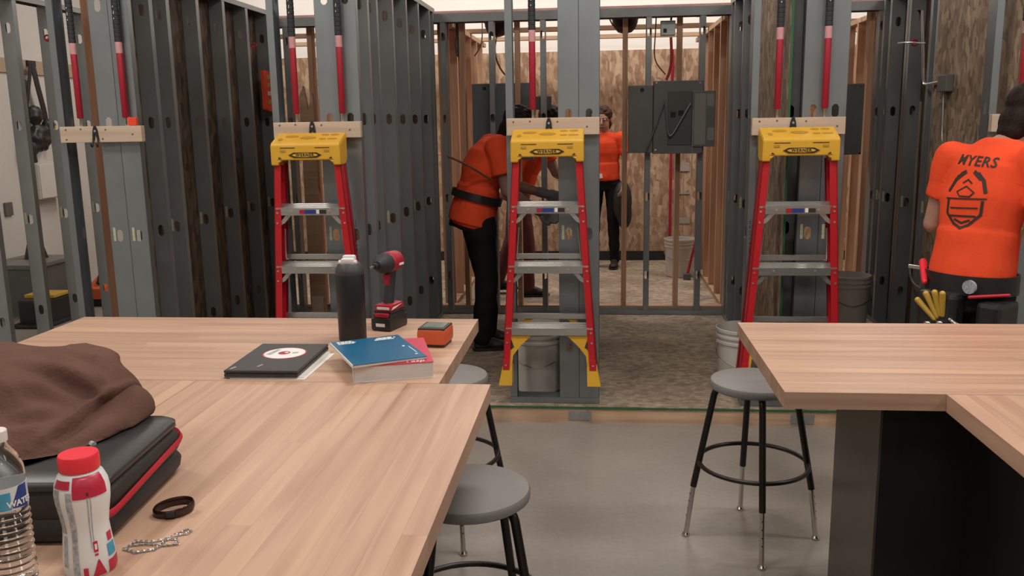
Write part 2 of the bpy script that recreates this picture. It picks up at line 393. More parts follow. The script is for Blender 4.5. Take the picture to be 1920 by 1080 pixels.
# fluorescent / LED panels
def lamp(x, y, p, i):
    o = thing('ceiling_light', 'flat white LED ceiling panel overhead', 'ceiling light', (x, y, CEIL), 0, 'ceiling light panels')
    MB().box(-.62, .62, -.32, .32, -.05, -.001).build('lamp_housing', 'white', o)
    MB().box(-.58, .58, -.28, .28, -.056, -.051).build('diffuser', 'panel_lamp', o)
    ld = bpy.data.lights.new('panel_light', 'AREA'); ld.shape = 'RECTANGLE'; ld.size = 1.16; ld.size_y = .56; ld.energy = p; ld.color = (1, .94, .87)
    lo = bpy.data.objects.new('panel_light', ld); COL.objects.link(lo); lo.parent = o; lo.location = (0, 0, -.065)
for i, (lx, ly, p) in enumerate(LIGHTS): lamp(lx, ly, p, i)

# ------------------------------------------------------------------ raised platform
plat = thing('raised_platform', 'low raised platform decked with worn strand board and pine rim', 'platform', (0, 4.54, 0))
def W(root, x, y, z): return Vector((x, y, z)) - root.location
XP0, XP1 = -3.86, 5.9
sm = MB().box(.001, 2.438, .001, 1.217, 0, .018, bev=0).mesh('deck_sheet')
yy0 = 4.54; row = 0
while yy0 < 9.5:
    x0 = XP0 if row % 2 == 0 else XP0 - 1.22
    while x0 < XP1:
        a, b_ = max(x0, XP0), min(x0 + 2.44, XP1); d = min(1.22, 9.56 - yy0)
        MB().box(.001, b_ - a - .001, .001, d - .001, 0, .018).build('deck_sheet', 'osb_deck', plat, loc=W(plat, a, yy0, P - .018))
        x0 += 2.44
    yy0 += 1.22; row += 1
for x0, x1 in ((XP0, -1.30), (-1.299, -.065), (-.063, 1.06), (1.062, 3.5), (3.502, XP1)):
    MB().box(0, x1 - x0, 0, .038, 0, P - .0185).build('rim_board', 'pine', plat, loc=W(plat, x0, 4.545, 0))
    MB().box(0, x1 - x0, -.002, .0, 0, .010).build('sealed_edge', 'green', plat, loc=W(plat, x0, 4.5405, P - .0135))
MB().box(XP0, XP1, 4.60, 9.5, .001, P - .019).build('joist_bed', 'joist', plat, loc=-plat.location)
for x in (-.106, 1.061):
    pl = MB().box(-.06, .06, -.003, 0, 0, .05).build('joining_plate', 'galv_box', plat, loc=W(plat, x, 4.5445, .010))
    pm2 = MB().cyl((0, -.0045, 0), (0, -.003, 0), .004, seg=8).mesh('screw_head')
    for dx in (-.04, -.015, .015, .04):
        for dz in (.012, .038): put('screw_head', pm2, 'ybrass', pl, (dx, 0, dz))

# ------------------------------------------------------------------ steel framing
HOLES = (.405, 1.015, 1.625, 2.235)
TOP = 2.44
def stud_mesh(wd, fl, z0, z1, holes=HOLES, hw=.017, hh=.032):
    """C-section: web in the XZ plane facing -Y, flanges and lips going back"""
    b = MB(); t = .0016
    zs = [z0]
    for h in holes:
        if z0 + .08 < h < z1 - .08: zs += [h - hh, h + hh]
    zs.append(z1); X = wd / 2
    for i in range(len(zs) - 1):
        a, c = zs[i], zs[i + 1]
        if i % 2 == 0: b.box(-X, X, 0, t, a, c)
        else:
            b.box(-X, -hw, 0, t, a, c); b.box(hw, X, 0, t, a, c)
            for sx in (-1, 1):
                b.prism([(sx * hw, a), (sx * (hw - .010), a), (sx * hw, a + .012)], 'y', 0, t)
                b.prism([(sx * hw, c), (sx * (hw - .010), c), (sx * hw, c - .012)], 'y', 0, t)
    for sx in (-1, 1):
        b.box(min(sx * X, sx * (X - t)), max(sx * X, sx * (X - t)), 0, fl, z0, z1)
        b.box(min(sx * X, sx * (X - .011)), max(sx * X, sx * (X - .011)), fl - t, fl, z0, z1)
    return b.mesh('stud')
ST_D = {}
def stud(parent, x, y, wd=.092, fl=.041, rz=0, mat_='steel', name='steel_stud', z0=P + .002, z1=TOP - .002):
    k = (round(wd, 3), fl, z0, z1, mat_)
    if k not in ST_D: ST_D[k] = stud_mesh(wd, fl, z0, z1); ST_D[k].materials.append(MT[mat_])
    return put(name, ST_D[k], mat_, parent, Vector((x, y, 0)) - Vector((parent.location.x, parent.location.y, 0)) - Vector((0, 0, parent.location.z)), (0, 0, rz))
def track(parent, x0, x1, y0, y1, top=False, mat_='steel', axis='x', zt=TOP):
    """U-shaped runner"""
    b = MB(); t = .0016; h = .032
    z = zt if top else P; s = -1 if top else 1
    za, zb = sorted((z, z + s * t)); zc, zd = sorted((z, z + s * h))
    b.box(x0, x1, y0, y1, za, zb)
    if axis == 'x': b.box(x0, x1, y0, y0 + t, zc, zd); b.box(x0, x1, y1 - t, y1, zc, zd)
    else: b.box(x0, x0 + t, y0, y1, zc, zd); b.box(x1 - t, x1, y0, y1, zc, zd)
    return b.build('top_track' if top else 'bottom_track', mat_, parent, loc=-parent.location)

FY = 4.59
ST = [(-2.925, -2.690, -2.470), (-1.722, -1.466, -1.246), (-.4825, -.215, -.003), (.751, 1.000, 1.214), (1.889, 2.05, 2.26)]
SLAB = ['steel stud end frame carrying an empty board with a bare hook', 'steel stud end frame behind the ladder beside the black tumbler',
        'steel stud end frame behind the ladder with all yellow feet showing', 'steel stud end frame behind the ladder with green-edged board',
        'steel stud end frame behind the man with the black tool belt']
stk = MB().box(-.007, .007, -.0012, 0, 0, .075).mesh('size_sticker')
for i, (s, dl, dr) in enumerate(ST):
    root = thing('stud_end_frame', SLAB[i], 'stud frame', ((s + dr) / 2, FY + .05, P), 0, 'front end frames along the platform')
    wd = (dr - dl) / 2 - .001
    for k in range(2):
        sd = stud(root, dl + (k + .5) * (wd + .001), FY, wd, .041)
        put('size_sticker', stk, 'sticker', sd, (-.030, -.0005, .985))
    stud(root, s, FY + .048, .092, .036, -PI / 2)
    track(root, s - .003, dr + .003, FY - .004, FY + .098)
    track(root, s - .003, dr + .003, FY - .004, FY + .098, True)

YK = [4.82, 5.02, 5.41, 5.80, 6.19, 6.59, 6.74]
def partition(i, xl, xr, label, rows, ys):
    root = thing('stud_partition', label, 'stud wall', ((xl + xr) / 2, (FY + 6.8) / 2, P), 0, 'steel partitions between the bays')
    for xc in rows:
        for yk in ys:
            sd = stud(root, xc, yk, .092, .041, 0, 'steel_bay')
            if yk > 4.9 and random.random() < .7: put('size_sticker', stk, 'sticker', sd, (-.030, -.0005, .985))
        track(root, xc - .048, xc + .048, ys[0] - .02, 6.81, False, 'steel_bay', 'y')
        track(root, xc - .048, xc + .048, ys[0] - .02, 6.81, True, 'steel_bay', 'y')
    return root
p0 = partition(0, -3.79, -3.7, 'sparse steel stud partition in front of the white wall', [-3.746], [5.07, 5.46, 5.85, 6.25, 6.65])
p1 = partition(1, -2.69, -2.47, 'dark steel stud partition behind the orange level', [-2.516], YK)
p2 = partition(2, -1.466, -1.246, 'dark steel stud partition behind the tumbler and driver', [-1.292], YK)
p3 = partition(3, -.215, -.003, 'steel stud partition running back behind the middle ladder', [-.049], YK)
p4 = partition(4, .933, 1.214, 'steel stud partition with strand board beside the big electrical panel', [.993], YK)
p5 = partition(5, 2.0, 2.26, 'steel stud partition with strand board and bent conduit', [2.062], [4.82, 5.02, 5.41, 5.69, 5.80, 6.19, 6.24, 6.59, 6.74])
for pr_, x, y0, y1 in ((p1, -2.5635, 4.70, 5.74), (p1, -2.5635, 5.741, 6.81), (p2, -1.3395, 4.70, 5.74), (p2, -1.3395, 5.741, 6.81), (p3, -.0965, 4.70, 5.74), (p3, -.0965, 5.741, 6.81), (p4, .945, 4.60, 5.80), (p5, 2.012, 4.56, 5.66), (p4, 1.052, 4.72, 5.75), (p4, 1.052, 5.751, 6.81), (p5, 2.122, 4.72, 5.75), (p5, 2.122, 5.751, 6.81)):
    o = MB().box(-.011, 0, y0, y1, P + .01, 2.43).build('strand_board_sheet', 'osb_shaded' if x in (-2.5635, -1.3395, -.0965, 1.052, 2.122) else 'osb_sheet', pr_, loc=Vector((x, 0, 0)) - pr_.location)  # inner sheets take the tone with shade painted in
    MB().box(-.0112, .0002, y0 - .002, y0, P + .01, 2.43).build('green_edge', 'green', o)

# red and clear grommets on studs
def grommet(px, py, X=None, Y=None, axis='y', label='red'):
    c = PY(px, py, Y) if Y else PXX(px, py, X)
    b = MB()
    n = 16
    for k in range(n):
        a0 = 2 * PI * k / n; a1 = 2 * PI * (k + 1) / n
        b.cyl((.017 * math.cos(a0), 0, .017 * math.sin(a0)), (.017 * math.cos(a1), 0, .017 * math.sin(a1)), .006, seg=6)
    return b, c
for px, py, Y, lab in ((88, 71, 5.845, 'red ring grommet in the stud before the white wall'), (476, 86, 6.185, 'red ring grommet in the dark partition above the orange level')):
    b, c = grommet(px, py, Y=Y)
    tag(b.build('ring_grommet', 'redtool', None, loc=c, smooth=True), lab, 'grommet')
b, c = grommet(1715, 80, Y=5.79)
tag(b.build('ring_grommet', 'redtool', None, loc=c, smooth=True), 'red ring grommet in the stud beside the bent conduit', 'grommet')

# ------------------------------------------------------------------ back framing
YBW = 6.83
bw = thing('rear_stud_wall', 'open steel stud wall across the back of the bays', 'stud wall', (0, YBW, P))
BT = 2.405
for x in (-3.6, -3.2, -2.83, -2.42, -2.03, -1.62, -1.19, -.82, -.43, -.03, .36, .755, .975, 1.30, 1.66, 2.03, 2.45, 2.85):
    stud(bw, x, YBW, .041, .092, 0, 'steel_bay', z1=BT)
track(bw, -3.7, 3.0, YBW - .004, YBW + .098, False, 'steel_bay')
b = MB(); b.box(-3.7, 3.0, YBW - .006, YBW + .10, BT, BT + .002); b.box(-3.7, 3.0, YBW - .006, YBW - .004, BT - .062, BT); b.box(-3.7, 3.0, YBW + .098, YBW + .10, BT - .062, BT)
b.build('top_track', 'steel_bay', bw, loc=-bw.location)

wf = thing('wood_stud_wall', 'brown lumber stud wall standing right behind the steel one', 'stud wall', (0, 7.02, P))
def ws(parent, x, y, wx=.038, wy=.089, z0=P + .04, z1=2.36, m='stud_wood', nm='wood_stud'):
    return MB().box(-wx / 2, wx / 2, -wy / 2, wy / 2, 0, z1 - z0).build(nm, m, parent, loc=Vector((x, y, z0)) - parent.location)
for x in (-2.62, -2.28, -2.19, -1.86, -1.50, -1.07, -.64, .19, .60, 1.0, 1.42, 2.00, 2.09, 2.5):
    ws(wf, x, 7.02)
MB().box(-3.2, 3.0, -.045, .045, 0, .038).build('sole_plate', 'joist', wf, loc=Vector((0, 7.02, P + .001)) - wf.location)
MB().box(-3.2, 3.0, -.045, .045, 0, .038).build('top_plate', 'joist', wf, loc=Vector((0, 7.02, 2.361)) - wf.location)
for X, lab, y0 in ((-1.235, 'lumber side wall of the back room beside the bent worker', 7.12), (1.015, 'lumber side wall of the back room beside the electrical panel', 7.12), (2.20, 'lumber side wall of the far right back room', 7.12)):
    r = thing('wood_side_wall', lab, 'stud wall', (X, (y0 + 9.4) / 2, P), 0, 'side walls of the back room')
    y = y0
    while y < 9.4:
        ws(r, X, y, .089, .038, P + .04, 2.36); y += .405
    MB().box(-.045, .045, y0 - .03, 9.45, 0, .038).build('sole_plate', 'joist', r, loc=Vector((X, 0, P + .001)) - r.location)
    MB().box(-.045, .045, y0 - .03, 9.45, 0, .038).build('top_plate', 'joist', r, loc=Vector((X, 0, 2.361)) - r.location)
jt = thing('ceiling_joists', 'open lumber ceiling joists over the back room', 'joists', (0, 8.2, 2.40))
for y in (7.45, 8.35, 9.2):
    MB().box(-3.2, 3.1, -.045, .045, 0, .036).build('joist', 'joist', jt, loc=Vector((0, y, 2.401)) - jt.location)
ins = MB()
ins.box(-3.2, 3.0, 6.975, 7.34, 2.400, 2.445, bev=.015)
tag(ins.build('insulation_batt', 'pink', None), 'pink insulation batt lying across the joists', 'insulation')
# loose lumber seen through the end frames
tag(MB().box(-.028, .028, -.02, .02, 0, 2.3).build('leaning_plank', 'rustwood', None, loc=(PY(192, 300, 5.0).x, 5.0, P + .001)), 'reddish brown plank standing behind the bare-hook frame', 'plank')
o = thing('split_board', 'pale split board standing behind the ladder by the tumbler', 'board', (PY(582, 300, 6.74).x, 6.74, P + .001))
MB().prism([(-.06, 0), (.06, 0), (.065, .9), (.045, 1.02), (.06, 1.35), (.05, 1.75), (.01, 1.62), (-.02, 1.8), (-.055, 1.72)], 'y', -.019, .019).build('board_body', 'joist', o)
MB().box(-.045, .045, -.021, -.019, .02, .16).build('nailed_block', 'ledge', o)

# ------------------------------------------------------------------ ledge boards, hooks, red poles
LED = [(112, 265, 1.525, 1.610), (513, 676, 1.530, 1.613), (950, 1124, 1.527, 1.614), (1410, 1585, 1.510, 1.595)]
LLAB = ['pine board with a bare black hook and no ladder', 'pine board above the ladder beside the tumbler', 'pine board above the middle ladder with four yellow feet', 'pine board above the ladder next to strand board']
HPX = [177, 585, 1029, 1487]
HLAB = ['black double hook with nothing hanging from it', 'black hook holding the ladder beside the tumbler', 'black hook holding the ladder with visible yellow feet', 'black hook holding the ladder before the strand board']
for i, (a, b_, z0, z1) in enumerate(LED):
    x0 = PY(a, 240, 4.551).x; x1 = PY(b_, 240, 4.551).x
    o = MB().box(0, x1 - x0, -.0375, 0, z0, z1, bev=.003).build('ledge_board', 'ledge', None, loc=(x0, 4.5845, 0))
    tag(o, LLAB[i], 'board', 'pine boards across the end frames')
    if i == 0: scm = MB().cyl((0, -.0385, 0), (0, -.0374, 0), .005, seg=8).mesh('screw')
    for fx, fz in ((.035, .016), (.035, .068), (.24, .018), (.26, .066), (.41, .04), (.12, .07)):
        put('screw', scm, 'brownwire', o, (fx, 0, z0 + fz))
    hx = PY(HPX[i], 240, 4.54).x
    h = thing('ladder_hook', HLAB[i], 'hook', (hx, 4.547, z0 + .02), 0, 'black hooks on the pine boards')
    MB().prism([(-.019, -.01), (-.013, .045), (-.006, .066), (.006, .066), (.013, .045), (.019, -.01), (.008, -.01), (.003, .02), (-.003, .02), (-.008, -.01)], 'y', -.006, 0).build('hook_plate', 'black', h)
    for s in (-1, 1):
        MB().tube([(s * .013, -.006, .0), (s * .014, -.012, -.03), (s * .015, -.020, -.042), (s * .016, -.027, -.036), (s * .016, -.029, -.024)], .005).build('hook_arm', 'rubber', h, smooth=True)
    MB().cyl((0, -.008, .04), (0, -.005, .04), .006, seg=10).build('screw_head', 'alu', h)
tag(MB().box(-.024, .024, -.012, .012, 0, .042, bev=.004).build('orange_block', 'orange_lvl', None, loc=(PY(249, 226, 4.565).x, 4.566, 1.611)), 'small orange block standing on the pine board with the bare hook', 'block')

PL = [(150, 0, 'beside the white wall'), (235, 0, 'over the pine board with orange block'), (556, 1, 'left'), (642, 1, 'right'), (999, 2, ''), (1457, 3, ''), (1546, 3, '')]
PLAB = ['red pole with black grip before the rust-brown plank on the bare-hook board', 'red pole with black grip right next to the small orange block',
        'red pole with black grip in front of the pale split board', 'red pole with black grip against the stud pair beside the tumbler ladder',
        'single red pole with black grip above the middle ladder', 'red pole with black grip in front of the strand board strip',
        'red pole with black grip against the stud pair right of the strand board strip']
def red_pole(x, zb, label):
    o = thing('long_handled_pole', label, 'pole', (x, 4.566, zb), 0, 'red poles standing on the pine boards')
    MB().lathe([(.004, 0), (.006, .004), (.007, .045), (.009, .05)], 12).build('steel_tip', 'chrome', o, smooth=True)
    MB().lathe([(.012, .04), (.0165, .046), (.0165, .43), (.015, .434)], 16).build('red_tube', 'redtool', o, smooth=True)
    MB().lathe([(.0172, .375), (.0172, .432)], 16).build('pale_label', plain('faded_label', (.62, .30, .32), .5) if 'faded_label' not in bpy.data.materials else bpy.data.materials['faded_label'], o, smooth=True)
    pr_ = [(.016, .433)]
    z = .433
    while z < .80:
        pr_ += [(.0185, z + .002), (.0185, z + .018), (.0170, z + .021)]; z += .022
    pr_ += [(.018, .81), (.010, .83)]
    MB().lathe(pr_, 16).build('ribbed_grip', 'rubber', o, smooth=True, angle=25)
    me = text_mesh('-  ~  -', .03, .0004); put('grip_marks', me, 'white', o, (0, -.0192, .58), (PI / 2, PI / 2, 0))
for (px, li, _), lab in zip(PL, PLAB):
    red_pole(PY(px, 215, 4.566).x, LED[li][3] + .001, lab)
# fifth frame at the frame's edge: its board and pole
o = MB().box(0, .36, -.0375, 0, 1.51, 1.595, bev=.003).build('ledge_board', 'ledge', None, loc=(1.889, 4.5845, 0)); tag(o, 'pine board hidden behind the man with the tool belt', 'board', 'pine boards across the end frames')
red_pole(PY(1917, 130, 4.566).x, 1.596, 'red pole with black grip above the head of the man with the tool belt')

# ------------------------------------------------------------------ ladders
RIV = MB().cyl((0, -.002, 0), (0, .002, 0), .0055, seg=8).mesh('rivet')
def make_ladder(label, loc):
    L = thing('step_ladder', label, 'ladder', loc, 0, 'folded red and yellow step ladders hanging on hooks')
    def hw(z): return .176 + (1.15 - z) / 1.15 * .074       # half width of outer faces
    lean = .028                                               # top leans out from the wall
    def fy(z): return -lean * z / 1.15
    # front rails, C-section opening inwards
    for s in (-1, 1):
        b = MB()
        for (xa, xb, ya, yb) in ((0, -.0045, 0, .062), (0, -.036, 0, .005), (0, -.036, .057, .062)):
            rings = []
            for z in (.06, 1.20):
                h = hw(z); f = fy(z)
                rings.append([Vector((s * (h + p), f + q, z)) for p, q in ((xa, ya), (xb, ya), (xb, yb), (xa, yb))])
            b.loft(rings)
        r = b.build('front_rail', 'red', L)
        for zc in (.306, .632, .938):
            for dz in (.0, -.022, -.075): put('rivet', RIV, 'alu', r, (s * (hw(zc + dz) - .016), fy(zc + dz) - .001, zc + dz))
        put('rivet', RIV, 'alu', r, (s * (hw(.11) - .016), fy(.11) - .0065, .11))
        # rear rail
        b = MB()
        for (xa, xb, ya, yb) in ((0, -.0045, 0, .040), (0, -.03, 0, .005), (0, -.03, .035, .04)):
            rings = []
            for z, ex in ((.03, .004), (1.17, -.004)):
                h = hw(z) + ex; f = .072 + (1.15 - z) * .008
                rings.append([Vector((s * (h + p), f + q - lean * z / 1.15, z)) for p, q in ((xa, ya), (xb, ya), (xb, yb), (xa, yb))])
            b.loft(rings)
        rr = b.build('rear_rail', 'redtool', L)
        # printed warning strip on the rear rail's outer face
        me = text_mesh('WERNER', .035, .0004, spacing=1.3)
        h = hw(.75) + .001
        put('rail_lettering', me, 'ink', rr, (s * (h + .004), .096 - .018, .78), (PI / 2, PI / 2 if s > 0 else -PI / 2, PI / 2 if s > 0 else -PI / 2))
        # spreader bar
        MB().tube([(s * (hw(.85) - .045), fy(.85) + .03, .83), (s * (hw(.7) - .042), fy(.7) + .045, .68), (s * (hw(.62) - .05), fy(.6) + .066, .665)], .004, sub=3).build('spreader', 'alu', L, smooth=True)
        # yellow boots
        b = MB()
        rings = []
        for z, e, d0, d1 in ((0, .016, -.010, .074), (.012, .015, -.009, .073), (.09, .003, -.003, .066), (.10, .002, -.002, .064)):
            h = hw(z); f = fy(z)
            rings.append([Vector((s * (h + e), f + d0, z)), Vector((s * (h - .048 - e * .3), f + d0, z)), Vector((s * (h - .048 - e * .3), f + d1, z)), Vector((s * (h + e), f + d1, z))])
        b.loft(rings); b.build('foot', 'yellow', L)
        # lift the red rail end over the boot: thin red front plate
        b = MB(); h = hw(.10)
        b.loft([[Vector((s * (hw(z) - .001), fy(z) - .006, z)), Vector((s * (hw(z) - .036), fy(z) - .006, z)), Vector((s * (hw(z) - .036), fy(z) + .0, z)), Vector((s * (hw(z) - .001), fy(z), z))] for z in (.085, .14)])
        b.build('rail_end', 'red', L)
        # yellow curved gusset under the lowest step
        pts_o = [(hw(.09) - .030, .115), (hw(.2) - .032, .20), (hw(.25) - .075, .252), (.10, .292), (.055, .296)]
        pts_i = [(.045, .285), (.075, .272), (hw(.2) - .11, .215), (hw(.15) - .062, .155), (hw(.09) - .052, .105)]
        poly = [(s * x, z) for x, z in pts_o + pts_i]
        MB().prism([(x, z) for x, z in [(s * (hw(.3) - .02), .285), (s * .06, .288), (s * .10, .262), (s * .15, .212), (s * .19, .160), (s * (hw(.12) - .045), .095), (s * (hw(.1) - .02), .095), (s * (hw(.16) - .02), .170), (s * (hw(.2) - .055), .205)]], 'y', fy(.2) + .004, fy(.2) + .03).build('yellow_gusset', 'yellow', L)
    # steps
    for k, z in enumerate((.306, .632, .938)):
        h = hw(z) - .006; f = fy(z) + .003
        st = MB(); tilt = math.radians(19)
        M = Matrix.Translation((0, f - .004, z)) @ Matrix.Rotation(tilt, 4, 'X')
        st.box(-h, h, .0, .058, -.004, 0, M)
        for q in (0, .017, .034, .051): st.box(-h, h, q, q + .008, 0, .004, M)
        st.box(-h + .030, h - .030, -.004, .0, -.034, .004, Matrix.Translation((0, f - .004, z)) @ Matrix.Rotation(math.radians(4), 4, 'X'))
        so = st.build('step', 'alu', L)
        for x in (-.1, .1): put('rivet', RIV, 'alu', so, (x, f - .009, z - .014))
        if k == 2:
            for (a, b_, m) in ((-.055, -.028, 'redtool'), (-.028, .03, 'label_b'), (.035, .05, 'white'), (.05, .085, 'ink')):
                MB().box(a, b_, f - .0105, f - .0085, z - .026, z - .006).build('step_label', m, so)
        if k > 0:
            for s in (-1, 1):
                b = MB(); hh = hw(z)
                b.prism([(s * (hh - .03), z - .085), (s * (hh - .048), z - .075), (s * (hh - .088), z - .030), (s * (hh - .06), z - .030), (s * (hh - .03), z - .065)], 'y', f + .004, f + .014)
                b.build('step_brace', 'alu', L)
    # rear horizontals
    for z in (.34, .66):
        MB().box(-hw(z) + .02, hw(z) - .02, .088, .106, z, z + .026, Matrix.Translation((0, -lean * z, 0))).build('rear_bar', 'alu', L)
    for s in (-1, 1):
        MB().prism([(s * (hw(.3) - .03), .24), (s * .08, .345), (s * .12, .345), (s * (hw(.3) - .03), .27)], 'y', .09, .10).build('rear_brace', 'yellow', L)
    # cap
    f = fy(1.15)
    b = MB(); wl = .179
    prof = [(f - .022, 1.186), (f - .024, 1.262), (f - .016, 1.274), (f + .110, 1.322), (f + .118, 1.312), (f + .112, 1.20), (f + .095, 1.20), (f + .09, 1.295), (f + .0, 1.256), (f + .0, 1.186)]
    b.prism(prof, 'x', -wl, wl)
    for s in (-1, 1):
        b.prism([(f - .022, 1.186), (f - .022, 1.264), (f + .114, 1.315), (f + .108, 1.18), (f + .07, 1.160), (f - .020, 1.160)], 'x', *sorted((s * (wl - .036), s * (wl + .002))))
        b.prism([(s * (wl - .060), 1.188), (s * (wl - .03), 1.188), (s * (wl - .03), 1.165)], 'y', f - .021, f - .001)
    cp = b.build('cap', 'yellow', L)
    md = cp.modifiers.new('b', 'BEVEL'); md.width = .006; md.segments = 2; md.limit_method = 'ANGLE'
    # recesses on the cap's sloping top, their shade painted as darker discs
    sl = math.atan2(.048, .126)
    MC = Matrix.Translation((0, f - .016, 1.275)) @ Matrix.Rotation(sl, 4, 'X')
    def slot(cx, cy, rx, ry):
        b = MB(); n = 18
        b.loft([[MC @ Vector((cx + rx * math.cos(2 * PI * k / n), cy + ry * math.sin(2 * PI * k / n), zz)) for k in range(n)] for zz in (-.002, .0012)])
        b.build('tool_slot', 'yellow_d', cp)
    for cx, cy, rx, ry in ((.0, .060, .042, .018), (-.09, .080, .035, .014), (.080, .100, .020, .010), (.130, .100, .022, .010), (.080, .045, .018, .009), (.130, .045, .026, .007), (-.14, .04, .012, .016)):
        slot(cx, cy, rx, ry)
    # logo and print on the cap's face
    def flat(poly, name, m, y=.0255):
        MB().prism(poly, 'y', f - y, f - y + .0015).build(name, m, cp)
    lz = 1.212
    outer = [(-.086, lz), (-.06, lz + .013), (.06, lz + .013), (.086, lz), (.06, lz - .013), (-.06, lz - .013)]
    flat(outer, 'logo_frame', 'ink')
    flat([(.066 * math.cos(2 * PI * k / 24), lz + .0098 * math.sin(2 * PI * k / 24)) for k in range(24)], 'logo_field', 'yellow', .0265)
    put('logo_lettering', text_mesh('WERNER', .021, .0004, 0, bold=.0006, spacing=1.195), 'ink', cp, (0, f - .0272, lz), FRONT)
    for x0, x1 in ((-.128, -.052), (.052, .128)): flat([(x0, 1.247), (x1, 1.247), (x1, 1.250), (x0, 1.250)], 'printed_line', 'ink')
    for x0 in (-.128, .100): flat([(x0, 1.228), (x0 + .026, 1.228), (x0 + .026, 1.239), (x0, 1.239)], 'printed_notice', 'yellow_d')
    for s in (-1, 1): flat([(s * .122, 1.195), (s * .140, 1.195), (s * .136, 1.204)], 'printed_arrow', 'ink')
    return L
LY = 4.425
for lab, px, zf in (('folded step ladder hanging beside the black tumbler', 575, .237), ('folded step ladder with all four yellow feet hanging clear of the platform', 1026, .238), ('folded step ladder hanging in front of the strand board strip', 1500, .228)):
    make_ladder(lab, (PY(px, 300, LY - .03).x, LY, zf))

# ------------------------------------------------------------------ butcher-block tables
T = 0.91; TH = 0.0445
def slab(parent, x0, x1, y0, y1, along, sw=.044, seed=0):
    """a butcher-block top: separate staves, glued edge to edge"""
    rnd = random.Random(seed)
    top = bpy.data.objects.new('table_top', None); COL.objects.link(top); top.parent = parent; top.location = Vector((x0, y0, T - TH)) - parent.location
    if along == 'X':
        n = max(1, round((y1 - y0) / sw)); w_ = (y1 - y0) / n
        for k in range(n):
            cuts = [0, x1 - x0] if rnd.random() < .45 else [0, rnd.uniform(.3, .7) * (x1 - x0), x1 - x0]
            for a, b_ in zip(cuts[:-1], cuts[1:]):
                MB().box(-(b_ - a) / 2 + .0001, (b_ - a) / 2 - .0001, .0001, w_ - .0001, 0, TH).build('stave', 'maple', top, loc=((a + b_) / 2, k * w_, 0))
    else:
        n = max(1, round((x1 - x0) / sw)); w_ = (x1 - x0) / n
        for k in range(n):
            cuts = [0, y1 - y0] if rnd.random() < .45 else [0, rnd.uniform(.25, .75) * (y1 - y0), y1 - y0]
            for a, b_ in zip(cuts[:-1], cuts[1:]):
                MB().box(-(b_ - a) / 2 + .0001, (b_ - a) / 2 - .0001, -w_ + .0001, -.0001, 0, TH).build('stave', 'maple', top, loc=(k * w_, (a + b_) / 2, 0), rot=(0, 0, PI / 2))
    return top
tb = thing('work_table', 'butcher-block work table holding the laptop, books and black tumbler', 'table', (-1.17, 2.63, 0))
slab(tb, -1.91, -.43, 2.247, 3.03, 'X', .046, 1)
MB().box(-1.75, -.75, 2.45, 2.85, .09, T - TH - .001, Matrix.Translation(-tb.location)).build('table_base', 'blacklam', tb)
MB().box(-1.72, -.78, 2.48, 2.82, 0, .089, Matrix.Translation(-tb.location)).build('toe_kick', 'black', tb)
tn = thing('work_table', 'butcher-block work table with bare maple surface under the brown jacket and bottles', 'table', (-1.1, 1.3, 0))
slab(tn, -1.107, -.29, .45, 2.245, 'Y', .0455, 2)
slab(tn, -1.91, -1.1085, .45, 2.245, 'Y', .0455, 3)
MB().box(-1.75, -.62, .7, 2.1, .09, T - TH - .001, Matrix.Translation(-tn.location)).build('table_base', 'blacklam', tn)
MB().box(-1.72, -.65, .73, 2.07, 0, .089, Matrix.Translation(-tn.location)).build('toe_kick', 'black', tn)
tr = thing('work_table', 'empty butcher-block work table standing in front of the man with the tool belt', 'table', (1.4, 2.6, 0))
slab(tr, .47, 2.3, 2.212, 3.0, 'X', .046, 4)
slab(tr, .865, 1.68, .45, 2.210, 'Y', .0455, 5)
MB().box(.746, 2.15, 2.30, 2.72, .0, T - TH - .001, Matrix.Translation(-tr.location)).build('table_base', 'blacklam', tr)
MB().box(.738, .745, 2.30, 2.72, .0, T - TH - .001, Matrix.Translation(-tr.location)).build('end_panel', 'lam_lit', tr)  # black laminate too; its lighter tone imitates light on this end
MB().box(.97, 1.60, .7, 2.299, .0, T - TH - .001, Matrix.Translation(-tr.location)).build('table_base', 'blacklam', tr)

# ------------------------------------------------------------------ stools
def make_stool(label, loc, rz, h=.637):
    o = thing('lab_stool', label, 'stool', loc, rz, 'grey round stools at the tables')
    MB().lathe([(.02, h - .034), (.160, h - .034), (.168, h - .028), (.170, h - .012), (.165, h - .003), (.155, h), (.02, h)], 40).build('seat', 'greyseat', o, smooth=True)
    zt = h - .036
    for k in range(4):
        a = k * PI / 2; c, s = math.cos(a), math.sin(a)
        def p(r, z): return Vector((c * r, s * r, z))
        lg = MB().tube([p(.105, zt - .004), p(.138, zt - .008), p(.150, zt - .022), p(.160, zt - .07), p(.2215, .205)], .0125, 12, 5).build('leg', 'blackmetal', o, smooth=True)
        MB().cyl(p(.2205, .21), p(.245, .012), .0095, seg=12).build('leg_extension', 'chrome', lg, smooth=True)
        MB().lathe([(.008, 0), (.014, .002), (.015, .008), (.010, .016)], 14, p(.246, 0)).build('foot_glide', 'chrome', lg, smooth=True)
        d = (p(.245, .012) - p(.2215, .205)).normalized()
        for q in (.03, .06, .09, .12):
            cc = p(.2215, .205) + d * q; MB().cyl(cc + p(.0085, 0), cc + p(.0105, 0), .003, seg=6).build('adjustment_hole', 'black', lg)
    b = MB(); n = 48; r = .203
    b.tube([(r * math.cos(2 * PI * k / n), r * math.sin(2 * PI * k / n), .307) for k in range(n + 1)], .0085, 10, 1)
    b.build('foot_ring', 'blackmetal', o, smooth=True)
    return o
make_stool('grey round stool tucked under the empty work table', (.582, 3.245, 0), 0)
make_stool('grey round stool tucked under the bare maple surface', (-.352, 2.195, 0), math.radians(-28), .64)
